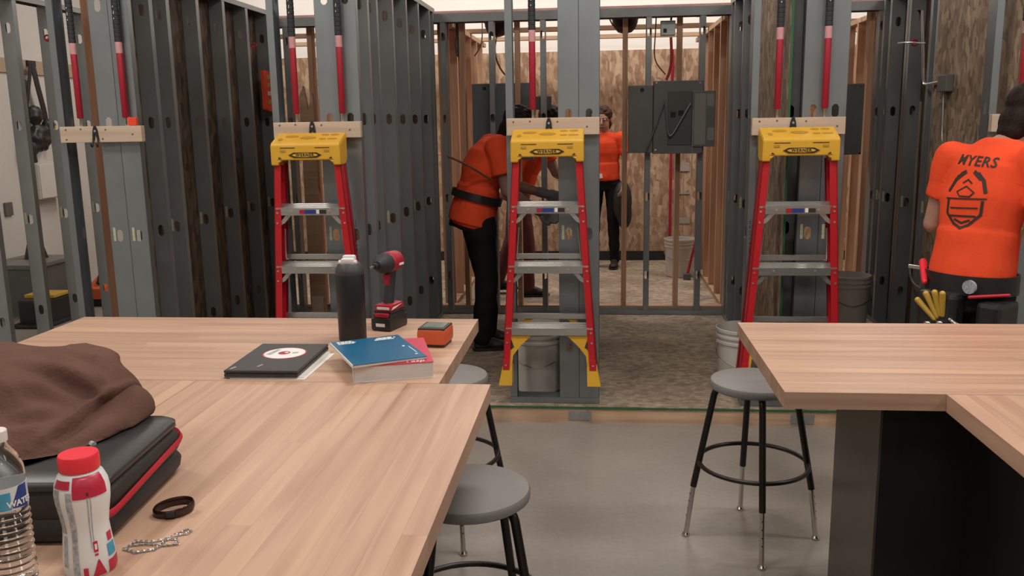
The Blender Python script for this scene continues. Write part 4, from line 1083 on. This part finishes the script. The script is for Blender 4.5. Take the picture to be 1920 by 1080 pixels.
    for k in range(60):
        a = rl_.uniform(0, 2 * PI); e_ = rl_.uniform(.1, 1.4)
        b.ell(hd + xu * (.05 + .082 * math.sin(e_)) + (xr * math.cos(a) * .080 + xf * (math.sin(a) * .092 - .012)) * math.cos(e_), rl_.uniform(.012, .022), None, 8, 6)
    if face: pass
    blob(b, 'hair', hairm, o, .007, 1)
    if face:
        for s in (-1, 1):
            MB().ell(hd + xf * .084 + xr * (s * .030) + xu * .018, (.012, .008, .007), Rh).build('eye', 'white', o, smooth=True)
            MB().ell(hd + xf * .0905 + xr * (s * .030) + xu * .018, (.005, .003, .005), Rh).build('iris', 'ink', o, smooth=True)
        MB().ell(hd + xf * .0915 - xu * .061, (.024, .006, .006), Rh).build('lips', 'maroon', o, smooth=True)
    for (gm, sd) in zip(gloves, ('r', 'l')):
        if gm:
            b = MB(); s = 1 if sd == 'r' else -1; d = J['wr_' + sd] - J['el_' + sd]
            hand_into(b, J['wr_' + sd], J.get('hd_' + sd, d), J.get('hs_' + sd, V(-s, 0, 0)), curl, 1.0, .004)
            b.limb(J['wr_' + sd] - d.normalized() * .05, .036, J['wr_' + sd], .034)
            blob(b, 'glove', gm, o, .006, 2)
    return o, shirt
def belt(o, pel, up, rh, fw, dz, h=.045, rx=.182, ry=.138, m='black', g=1.0):
    b = MB(); c0 = pel + up * dz
    n = 36; rg = []
    for k in range(n + 1):
        a = 2 * PI * k / n; d = rh * math.cos(a) * rx * g + fw * math.sin(a) * ry * g; d2 = d * 1.05
        rg.append([c0 + d, c0 + d2, c0 + d2 + up * h, c0 + d + up * h])
    b.loft(rg, False); return b.build('tool_belt', m, o, smooth=True, angle=50)
def decal(me, target, M, dirv, off=.002):
    """press a flat printed mesh on to a garment"""
    for v in me.vertices:
        p = M @ v.co; lift = v.co.z
        ok, hit, nrm, _ = target.ray_cast(p - dirv * .6, dirv)
        v.co = (hit + nrm * (off + lift)) if ok else p
    return me

# man with the tool belt, seen from behind (right)
J = dict(pelvis=V(0, 0, .96), chest=V(0, .045, 1.265), neck=V(.03, .10, 1.495), head=V(.07, .19, 1.580), headfwd=V(.30, 1, -.45),
         right_h=V(1, 0, 0), right_s=V(1, -.02, .0),
         sh_r=V(.175, .055, 1.425), sh_l=V(-.155, .065, 1.425), el_r=V(.25, .05, 1.145), el_l=V(-.215, .07, 1.155), wr_r=V(.20, .26, 1.02), wr_l=V(-.15, .30, 1.09),
         hip_r=V(.085, .0, .90), hip_l=V(-.085, .0, .90), kn_r=V(.10, .03, .50), kn_l=V(-.10, .02, .50), an_r=V(.11, -.01, .09), an_l=V(-.11, -.02, .09), hs_r=V(-.4, 0, 1), hs_l=V(.4, 0, 1))
P4 = PY(1822, 500, 3.58)
p4o, sh4 = person('man in orange shirt and loaded black tool belt seen from behind', (P4.x, 3.58, 0), math.radians(-52), J, girth=.94, hem=.0, sleeve=.60)
bo = belt(p4o, J['pelvis'], V(0, 0, 1), V(1, 0, 0), V(0, 1, 0), -.045, .075, .170, .132, 'black')
MB().cyl((.075, -.140, .952), (.075, -.128, .952), .026, seg=24).build('round_patch', 'greyprint', bo)
b = MB()
b.box(-.10, .055, -.195, -.115, .70, .925, bev=.02); pch = b.build('tool_pouch', 'black', p4o)
for k, (x, z, x2) in enumerate(((-.088, .885, -.02), (-.055, .915, -.01), (-.02, .925, .0), (.012, .925, .012))):
    MB().limb(V(x, -.205, z), .0115, V(x2, -.192, z - .085 + .02 * (k == 0)), .010).build('plier_handle', 'gold', pch, smooth=True)
for x, z in ((-.045, .80), (.005, .81)): MB().ell((x, -.200, z), (.016, .008, .008)).build('plier_joint', 'chrome', pch, smooth=True)
MB().box(.10, .19, -.13, .02, .70, .90, bev=.02).build('tool_pouch', 'black', p4o)
MB().limb(V(.085, -.145, .915), .007, V(.19, -.07, .93), .007).build('red_strap', 'bagred', p4o, smooth=True)
MB().limb(V(-.185, -.035, 1.005), .016, V(-.115, -.125, .945), .011).build('red_hammer_grip', 'capred', p4o, smooth=True)
MB().box(-.245, -.185, -.045, -.03, .975, .990, bev=.003).build('hammer_claw', 'chrome', p4o)
for k in range(4):
    MB().limb(V(.045 + .010 * k, -.200, .83 - .006 * k), .006, V(.075 + .005 * k, -.195, .815 - .012 * k), .006).build('key', 'chrome', p4o, smooth=True)
# name and emblem on the back of the shirt
DV = V(0, 1, 0)
def back_M(x, z): return Matrix.Translation((x, -.3, z)) @ Matrix.Rotation(PI / 2, 4, 'X')
put('printed_name', decal(text_mesh('MYERS', .052, .0004, 0, bold=.0009, sub=4, spacing=1.08), sh4, back_M(.0, 1.418) @ Matrix.Rotation(-.06, 4, 'Z'), DV, .0022), 'ink', sh4)
def poly_decal(polys, nm, m, cx, cz, off=.0025):
    bm = bmesh.new()
    for poly in polys:
        f = bm.faces.new([bm.verts.new((x, y, 0)) for x, y in poly])
    bmesh.ops.triangulate(bm, faces=bm.faces)
    for _ in range(4):
        es = [e for e in bm.edges if e.calc_length() > .012]
        if es: bmesh.ops.subdivide_edges(bm, edges=es, cuts=1); bmesh.ops.triangulate(bm, faces=bm.faces)
    me = bpy.data.meshes.new(nm); bm.to_mesh(me); bm.free()
    put(nm, decal(me, sh4, back_M(cx, cz), DV, off), m, sh4)
def stroke(pts, w_):
    out = []
    for (x0, y0), (x1, y1) in zip(pts[:-1], pts[1:]):
        d = Vector((x1 - x0, y1 - y0)); d.normalize(); nn = Vector((-d.y, d.x)) * w_ / 2; e = d * w_ * .3
        out.append([(x0 + nn.x - e.x, y0 + nn.y - e.y), (x0 - nn.x - e.x, y0 - nn.y - e.y), (x1 - nn.x + e.x, y1 - nn.y + e.y), (x1 + nn.x + e.x, y1 + nn.y + e.y)])
    return out
ek = []
ek += stroke([(-.075, .03), (-.055, .072), (-.03, .098)], .013) + stroke([(.075, .03), (.06, .072), (.035, .098)], .013)
ek += [[(-.055, .085), (-.02, .112), (-.012, .100), (-.045, .072)], [(.055, .085), (.02, .112), (.012, .100), (.045, .072)]]
ek += stroke([(-.082, .0), (.082, .006)], .005) + stroke([(-.070, -.005), (-.068, -.055), (-.03, -.095), (0, -.11), (.03, -.095), (.068, -.055), (.070, -.005)], .010)
ek += stroke([(-.055, -.035), (.055, -.03)], .005) + stroke([(-.05, -.065), (.05, -.062)], .007) + stroke([(-.035, .028), (0, .05), (.035, .028), (.02, .012), (-.02, .012), (-.035, .028)], .005)
ek += stroke([(-.018, .062), (0, .075), (.018, .062)], .006) + stroke([(-.03, -.078), (0, -.09), (.03, -.078)], .008)
poly_decal(ek, 'printed_emblem', 'ink', -.012, 1.275)

# bent worker on the platform (left)
J = dict(pelvis=V(0, -.035, .93), chest=V(0, .035, 1.19), neck=V(0, .13, 1.385), head=V(0, .26, 1.475), headfwd=V(.1, 1, -.55),
         right_h=V(1, 0, 0), right_s=V(1, 0, 0),
         sh_r=V(.185, .11, 1.345), sh_l=V(-.185, .11, 1.345), el_r=V(.225, .16, 1.07), el_l=V(-.20, .26, 1.08), wr_r=V(.16, .38, .93), wr_l=V(-.10, .48, 1.02),
         hip_r=V(.085, -.01, .86), hip_l=V(-.085, -.01, .86), kn_r=V(.10, .03, .48), kn_l=V(-.09, .05, .48), an_r=V(.11, -.01, .09), an_l=V(-.10, .06, .09), hs_r=V(-.3, 0, 1), hs_l=V(.3, 0, 1))
P1 = PY(900, 500, 5.80)
p1o, sh1 = person('worker in orange shirt and black trousers bending forward beside the middle ladder', (P1.x, 5.80, P), math.radians(-75), J, skinm='skin_d', gloves=('glove', 'glove'), hem=-.085, girth=1.16)
up = (J['chest'] - J['pelvis']).normalized()
belt(p1o, J['pelvis'], up, V(1, 0, 0), up.cross(V(1, 0, 0)), .07, .05, .205, .162, 'black')

# worker half hidden behind the middle ladder
J = dict(pelvis=V(0, -.02, .95), chest=V(0, .10, 1.2), neck=V(0, .20, 1.40), head=V(0, .27, 1.535), headfwd=V(.1, 1, -.4),
         right_h=V(1, 0, 0), right_s=V(1, 0, 0),
         sh_r=V(.185, .19, 1.35), sh_l=V(-.185, .19, 1.35), el_r=V(.22, .30, 1.10), el_l=V(-.20, .34, 1.10), wr_r=V(.18, .50, .99), wr_l=V(-.10, .54, 1.05),
         hip_r=V(.085, -.01, .88), hip_l=V(-.085, -.01, .88), kn_r=V(.10, .06, .50), kn_l=V(-.09, -.06, .50), an_r=V(.10, .06, .09), an_l=V(-.10, -.2, .12), hs_r=V(-.3, 0, 1), hs_l=V(.3, 0, 1))
P2 = PY(974, 400, 7.62)
person('worker in orange shirt and dark red trousers half hidden behind the middle ladder', (P2.x, 7.62, P), math.radians(-80), J, skinm='skin_d', pantm='maroon', gloves=('glove_b', 'glove_b'), scale=.98)

# worker in the back room by the strand board
J = dict(pelvis=V(0, 0, .95), chest=V(0, .02, 1.2), neck=V(0, .03, 1.41), head=V(0, .06, 1.53), headfwd=V(.1, 1, -.15),
         right_h=V(1, 0, 0), right_s=V(1, 0, 0),
         sh_r=V(.17, .03, 1.35), sh_l=V(-.17, .03, 1.35), el_r=V(.22, .02, 1.09), el_l=V(-.24, .03, 1.10), wr_r=V(.20, .16, .88), wr_l=V(-.22, .15, .88),
         hip_r=V(.085, .0, .88), hip_l=V(-.085, .0, .88), kn_r=V(.10, .03, .49), kn_l=V(-.10, .03, .49), an_r=V(.11, -.01, .09), an_l=V(-.11, -.01, .09), hs_r=V(-.2, 0, 1), hs_l=V(.2, 0, 1))
p3o, _ = person('worker in orange shirt facing forward by the strand board back wall', (PY(1133, 400, 9.10).x, 9.10, P), math.radians(172), J, hairm='hairb', skinm='skin', girth=.92, scale=.985, hem=-.02)
b = MB(); b.ell(V(-.20, .10, .70), (.10, .11, .22)); b.ell(V(-.22, .10, .58), (.08, .09, .16)); blob(b, 'black_tool_bag', 'bag', p3o, .012, 3)
MB().box(-.19, -.02, .13, .145, .93, .975, Matrix.Rotation(.2, 4, 'Y')).build('white_apron_string', 'white', p3o)

# ------------------------------------------------------------------ electrical panels
ep = thing('electrical_panel', 'large dark grey electrical panel with white label sheets and bent grey wire', 'electrical panel', (PY(1250, 220, 6.70).x, 6.79, 1.30))
def eb(x0, x1, y0, y1, pz0, pz1, nm, m, par, Y, bev=.004):
    a = PY(x0, (pz0 + pz1) / 2, Y); b2 = PY(x1, (pz0 + pz1) / 2, Y); t = PY((x0 + x1) / 2, pz0, Y).z; u = PY((x0 + x1) / 2, pz1, Y).z
    r = par
    while r.parent: r = r.parent
    return MB().box(a.x, b2.x, y0, y1, u, t, Matrix.Translation(-r.location), bev).build(nm, m, par)
en = eb(1225, 1318, 6.74, 6.82, 151, 288, 'enclosure', 'panel', ep, 6.74)
eb(1178, 1224, 6.74, 6.82, 160, 287, 'side_enclosure', 'panel', ep, 6.74)
eb(1298, 1341, 6.725, 6.82, 170, 275, 'breaker_box', 'panel', ep, 6.72)
eb(1302, 1323, 6.722, 6.7245, 175, 271, 'label_sheet', 'panel_paper', ep, 6.722, 0); eb(1326, 1339, 6.722, 6.7245, 176, 199, 'label_sheet', 'panel_paper', ep, 6.722, 0); eb(1326, 1339, 6.722, 6.7245, 239, 263, 'label_sheet', 'panel_paper', ep, 6.722, 0)
cvr = eb(1252, 1297, 6.735, 6.7395, 171, 272, 'cover_plate', 'panel_d', ep, 6.735)
for px, py in ((1231, 155), (1313, 155), (1229, 281), (1338, 220)): c = PY(px, py, 6.735) - ep.location; MB().cyl(c, c + V(0, .006, 0), .008, seg=8).build('panel_screw', 'chrome', ep)
c = PY(1204, 169, 6.738) - ep.location; MB().cyl(c, c + V(0, .004, 0), .016, seg=16).build('knockout', 'ink', ep)
for px, py in ((1262, 215), (1277, 212)): c = PY(px, py, 6.733) - ep.location; MB().box(c.x - .02, c.x + .02, c.y, c.y + .004, c.z - .02, c.z + .02).build('panel_slot', 'ink', cvr)
b = MB().tube([PY(x, y, 6.70) - ep.location for x, y in ((1210, 285), (1228, 240), (1245, 192), (1247, 191), (1251, 235), (1253, 250), (1256, 254), (1262, 250), (1275, 228), (1295, 193))], .006, 8, 3); b.build('bent_wire', 'galv_box', ep, smooth=True)
eb(1297.6, 1298.8, 6.715, 6.72, 205, 330, 'hanging_wire', 'galv_box', ep, 6.717, 0)
ep2 = thing('electrical_panel', 'blue-grey electrical panel behind the bent worker', 'electrical panel', (PY(940, 210, 7.08).x, 7.10, 1.40))
eb(886, 1000, 7.075, 7.16, 156, 300, 'enclosure', 'panel_l', ep2, 7.075); eb(960, 1034, 7.06, 7.0745, 181, 206, 'cover_plate', 'panel_d', ep2, 7.06); eb(975, 1005, 7.06, 7.0745, 206, 216, 'label_sheet', 'panel_paper', ep2, 7.06, 0)
c = PY(908, 166, 7.07) - ep2.location; MB().cyl(c, c + V(0, .005, 0), .014, seg=16).build('knockout', 'ink', ep2)
ep3 = thing('electrical_panel', 'dark grey electrical panel in the far right bay', 'electrical panel', (PY(1590, 210, 6.9).x, 6.9, 1.3))
eb(1556, 1618, 6.935, 6.97, 157, 290, 'enclosure', 'panel', ep3, 6.935)
for px, py in ((1614, 161), (1612, 287)): c = PY(px, py, 6.93) - ep3.location; MB().cyl(c, c + V(0, .006, 0), .008, seg=8).build('panel_screw', 'chrome', ep3)

# ------------------------------------------------------------------ back room fittings
for px, lab, Y in ((932, 'black dome lamp shade hanging over the bent worker', 7.45), (1172, 'black dome lamp shade hanging over the back worker', 7.45)):
    c = PY(px, 30, Y)
    o = thing('dome_lamp', lab, 'lamp', (c.x, Y, 2.3975), 0, 'dome lamps under the joists')
    MB().lathe([(.105, 0), (.102, -.03), (.085, -.075), (.055, -.105), (.02, -.115), (.0, -.116)], 28).build('lamp_shade', 'bowl', o, smooth=True)
    MB().lathe([(.108, -.006), (.108, .003), (.02, .003)], 28).build('shade_rim', 'brownwire', o, smooth=True)
jb = thing('junction_box', 'galvanized junction box with cables hanging in the back framing', 'junction box', (*PY(1252, 60, 6.98).to_2d(), PY(1252, 67, 6.98).z))
MB().box(-.055, .055, -.03, .03, 0, .108, bev=.004).build('box_body', 'galv_box', jb); MB().box(-.035, -.01, -.032, -.0301, .02, .05).build('knockout', 'ink', jb)
def wire(pts, Y, m, lab, r=.008):
    w_ = [PY(x, y, Y) if len(q) == 2 else PY(x, y, q[2]) for q in pts for x, y in (q[:2],)]
    return tag(MB().tube(w_, r, 8, 4).build('cable', m, None, smooth=True), lab, 'cable')
wire([(1258, 70), (1259, 110), (1255, 135), (1249, 150)], 6.97, 'redwire', 'red cable dropping from the junction box to the panel', .011)
wire([(1231, 20), (1229, 60), (1227, 100), (1232, 120), (1248, 140)], 6.97, 'brownwire', 'thin brown cable curving behind the steel stud to the panel', .005)
wire([(1262, 18), (1258, 38)], 6.98, 'brownwire', 'dark cable rising from the junction box')
wire([(932, 66, 7.43), (928, 90), (932, 115), (945, 138), (960, 148)], 7.0, 'brownwire', 'brown cable hanging down behind the bent worker', .007)
wire([(904, 34, 7.40), (903, 80), (890, 105, 7.06)], 7.2, 'brownwire', 'thin cable slanting to the framing corner over the bent worker', .005)
wire([(1142, 32, 7.425), (1150, 48, 7.36), (1166, 52, 7.345)], 7.4, 'brownwire', 'short cable beside the dome lamp over the back worker', .006)
for k, (a, b2) in enumerate(((850, 960), (960, 1040), (1128, 1250), (1250, 1350), (530, 600), (540, 590))):
    x0, x1 = PY(a, 30, 7.39).x, PY(b2, 30, 7.39).x; zz = 2.407 + .006 * (k % 3) + (.03 if k == 5 else 0)
    cb_ = MB().tube([(x0, 7.397, zz), (x0 + (x1 - x0) * .3, 7.396, zz + .012), (x0 + (x1 - x0) * .6, 7.397, zz - .012), (x1, 7.397, zz + .01)], .007, 8, 4).build('cable', 'redwire', None, smooth=True)
    tag(cb_, 'red cable draped across the top of the back framing', 'cable', 'red cables over the back framing')
wire([(838, 292, 5.35), (880, 312, 5.50), (925, 340, 5.62)], 5.4, 'brownwire', 'brown rod slanting across the bent worker', .007)
gb = thing('hanging_rag', 'grey-green cloth hanging at the corner of the back room', 'cloth', (-1.105, 7.085, PY(866, 115, 7.085).z))
b = MB(); b.ell((0, 0, .12), (.035, .03, .10)); b.ell((.02, 0, .05), (.03, .025, .08)); b.ell((-.01, .0, .24), (.02, .02, .06)); blob(b, 'cloth_folds', 'cloth_g', gb, .008, 2, .5, wrinkle(.008, 14))
def bucket(label, x, y, z, sc=1.0):
    o = thing('bucket', label, 'bucket', (x, y, z), 0, 'white plastic buckets'); o.scale = (sc,) * 3
    MB().lathe([(.0, 0), (.128, 0), (.132, .006), (.143, .28), (.150, .285), (.150, .297), (.145, .30), (.145, .315), (.152, .318), (.152, .330), (.146, .333), (.146, .348), (.153, .350), (.153, .366), (.148, .368), (.146, .36), (.13, .02), (.0, .015)], 36).build('bucket_body', 'bucket', o, smooth=True, angle=30)
    MB().tube([(-.15, 0, .30), (-.14, -.08, .21), (0, -.155, .16), (.14, -.08, .21), (.15, 0, .30)], .003, 6, 5).build('bail_handle', 'chrome', o, smooth=True)
    return o
bucket('white bucket standing in the middle end frame behind the ladder feet', PY(1010, 740, 4.86).x, 4.86, P + .0025)
bucket('white bucket behind the stool under the empty work table', PY(1424, 760, 4.86).x - .10, 4.86, P + .0025)
bucket('white bucket in the back room with a red-handled hammer leaning on it', PY(1275, 500, 8.55).x, 8.60, P + .0025)
bucket('white bucket in the far right bay', PY(1585, 560, 6.55).x + .02, 6.55, P + .0025)
hm = thing('sledge_hammer', 'red-handled hammer leaning against the back room bucket', 'hammer', (*PY(1288, 518, 8.38).to_2d(), P))
a = PY(1288, 515, 8.38) - hm.location; c = PY(1305, 448, 8.42) - hm.location
a = V(a.x, 0, .03); MB().limb(a, .014, V(c.x, c.y, c.z), .011).build('handle', 'redtool', hm, smooth=True)
MB().box(-.035, .035, -.03, .03, .001, .06, bev=.008).build('hammer_head', 'greybin', hm)
for py0, py1 in ((305, 321), (361, 364), (408, 419)):
    a = PY(1273, py0, 9.575); c = PY(1293, py1, 9.575)
    tag(MB().box(0, c.x - a.x, -.003, 0, c.z, a.z).build('notice_sheet', 'note', None, loc=(a.x, 9.580, 0)), {305: 'larger white notice pinned on the strand board back wall', 361: 'thin white strip pinned on the strand board back wall', 408: 'lowest white notice on the strand board behind the bucket'}[py0], 'notice')
tag(MB().cyl((PY(1258, 300, 9.55).x, 9.55, P), (PY(1258, 300, 9.55).x, 9.55, 2.3), .016, seg=10).build('red_pipe', 'redtool', None, smooth=True), 'thin red pipe running up the back wall', 'pipe')

# ------------------------------------------------------------------ conduit on the right partition
cw = thing('conduit_run', 'bent steel conduit with a grey switch box on the strand board partition', 'conduit', (1.985, 5.6, 1.2))
def cq_(x, y, X=1.985): return PXX(x, y, X) - cw.location
MB().tube([cq_(1730, 20), cq_(1731, 90), cq_(1731.5, 150), cq_(1736, 158), cq_(1745, 157), cq_(1764, 153)], .009, 8, 3).build('conduit_pipe', 'conduit', cw, smooth=True)
MB().tube([cq_(1769, 172), cq_(1767, 220), cq_(1766, 262), cq_(1773, 280), cq_(1782, 302), cq_(1790, 330)], .009, 8, 3).build('conduit_pipe', 'conduit', cw, smooth=True)
MB().tube([cq_(1726, 190), cq_(1719, 300), cq_(1712, 420), cq_(1706, 500), cq_(1708, 520), cq_(1716, 533), cq_(1733, 543)], .007, 8, 3).build('conduit_pipe', 'conduit', cw, smooth=True)
def xbox(x0, y0, x1, y1, dx, nm, m, par):
    a = PXX(x0, (y0 + y1) / 2, 1.985); c = PXX(x1, (y0 + y1) / 2, 1.985); t = PXX((x0 + x1) / 2, y0, 1.985).z; u = PXX((x0 + x1) / 2, y1, 1.985).z
    return MB().box(1.985 - dx, 2.0, min(a.y, c.y), max(a.y, c.y), u, t, Matrix.Translation(-cw.location), .006).build(nm, m, par)
xbox(1767, 140, 1783, 172, .03, 'switch_box', 'panel', cw)
xbox(1736, 543, 1776, 592, .04, 'outlet_box', 'panel', cw)
MB().box(-.012, .0, -.03, .03, -.01, .01, Matrix.Translation(cq_(1765, 189))).build('pipe_strap', 'conduit', cw)
tag(MB().tube([PY(1684, 81, 6.15), PY(1700, 80, 5.78), PY(1735, 81, 5.7)], .005).build('threaded_rod', 'conduit', None, smooth=True), 'short bright rod through the studs beside the red grommet', 'rod')

# orange level leaning in the left bay
lv = thing('orange_level', 'orange torpedo level hanging flat on the dark partition', 'level', (-2.4565, 6.50, PXX(506, 205, -2.457).z))
MB().prism([(-.105, .0), (.105, -.03), (.105, .27), (-.105, .28)], 'x', -.012, .012).build('level_body', 'orange_lvl', lv)
for z, m in ((.04, 'gold'), (.10, 'white'), (.16, 'gold'), (.22, 'gold')): MB().box(.0121, .014, -.05, .05, z, z + .03).build('vial_window', m, lv)

# ------------------------------------------------------------------ things on and along the left wall
tag(MB().box(XL + .001, XL + .02, 4.5, 9.2, PXX(50, 139, XL).z, PXX(50, 113, XL).z).build('wall_rail', 'tanstrip', None), 'tan wooden rail running along the white wall', 'rail')
hn = thing('safety_harness', 'black safety harness hanging from the tan rail', 'harness', (XL + .10, *PXX(72, 200, XL + .08).yz))
def hq(x, y, dx=.09): return PXX(x, y, XL + dx) - hn.location
def strap(pts, nm='strap', w_=.022):
    P_ = [hq(*p) for p in pts]; b = MB(); rg = []
    for i, p in enumerate(P_):
        t = (P_[min(i + 1, len(P_) - 1)] - P_[max(0, i - 1)]).normalized(); n_ = t.cross(V(1, 0, 0)).normalized() * w_
        rg.append([p + n_ + V(.004, 0, 0), p - n_ + V(.004, 0, 0), p - n_ - V(.004, 0, 0), p + n_ - V(.004, 0, 0)])
    b.loft(rg); return b.build(nm, 'black', hn)
strap([(57, 118), (55, 150), (52, 180), (50, 205)]); strap([(60, 118), (70, 160), (82, 205), (88, 235)], w_=.035); strap([(47, 150), (45, 185), (55, 215)]); strap([(65, 290), (68, 305)], w_=.02)
MB().box(-.01, .01, -.06, .06, -.02, .03, Matrix.Translation(hq(58, 120, .03))).build('hook_plate', 'black', hn)
b = MB(); b.ell(hq(75, 260), (.06, .15, .13)); b.ell(hq(65, 215), (.05, .09, .10)); b.ell(hq(90, 240), (.05, .08, .10)); b.ell(hq(60, 280), (.04, .1, .07)); blob(b, 'bundled_webbing', 'black', hn, .012, 2, .5, wrinkle(.02, 14))
for k in range(5): MB().ell(hq(98 + 2 * k, 232 + 7 * k, .13), (.02, .03, .025)).build('tan_buckle', 'gold', hn, smooth=True)
cb = thing('wall_cabinet', 'small pale cabinet mounted on the white wall', 'cabinet', (XL + .12, PXX(90, 340, XL + .12).y, PXX(92, 372, XL + .12).z))
MB().box(-.118, .0, -.13, .28, 0, .33, bev=.005).build('cabinet_body', 'white_wall', cb); MB().box(.001, .008, -.12, .27, .01, .32).build('cabinet_door', 'white_wall', cb); MB().box(.009, .018, .22, .24, .14, .19).build('handle', 'galv_box', cb)
gbn = thing('storage_bin', 'grey storage bin on the floor by the white wall', 'bin', (XL + .30, 7.28, 0))
b = MB(); b.loft([[V(x * .20, y * .26, 0) for x, y in ((-1, -1), (1, -1), (1, 1), (-1, 1))], [V(x * .24, y * .30, .42) for x, y in ((-1, -1), (1, -1), (1, 1), (-1, 1))]]); b.build('bin_body', 'greybin', gbn)
MB().box(-.255, .255, -.315, .315, .42, .46, bev=.008).build('bin_lid', 'panel', gbn)
tc = thing('tool_case', 'black tool case with yellow latches on the floor by the grey bin', 'tool case', (XL + .72, 6.86, 0))
MB().box(-.13, .13, -.22, .22, 0, .22, bev=.02).build('case_body', 'black', tc); MB().box(-.132, .132, -.12, .10, .221, .25, bev=.006).build('yellow_handle', 'gold', tc)
MB().box(-.15, .16, -.3, .3, .001, .03, bev=.01).build('case_foot', 'black', tc)
yb = thing('black_cone', 'black wedge with a yellow tip standing on the grey bin', 'wedge', (XL + .30, 7.38, .461))
MB().lathe([(.0, 0), (.10, 0), (.095, .01), (.03, .26), (.0, .27)], 20).build('wedge_body', 'black', yb, smooth=True); MB().lathe([(.032, .255), (.03, .30), (.0, .31)], 16).build('yellow_tip', 'gold', yb, smooth=True)
oc = thing('orange_saw', 'orange power saw resting on the floor by the white wall', 'saw', (XL + .78, 7.66, 0))
MB().box(-.12, .12, -.20, .22, .0, .07, bev=.01).build('saw_foot', 'black', oc)
b = MB(); b.prism([(-.22, .07), (.20, .09), (.26, .22), (.12, .30), (-.06, .22), (-.20, .16)], 'x', -.09, .09); b.build('saw_body', 'orange', oc)
MB().tube([(0, -.14, .20), (0, -.06, .30), (0, .08, .36), (0, .17, .27)], .022, 10, 4).build('handle', 'black', oc, smooth=True)
for px, py, lab in ((14, 392, 'small dark switch on the white wall'),):
    tag(MB().box(0, .02, -.05, .05, -.06, .06, bev=.004).build('wall_switch', 'greybin', None, loc=(XL + .001, *PXX(px, py, XL).yz)), lab, 'switch')

bpy.data.scenes.remove(TMP)
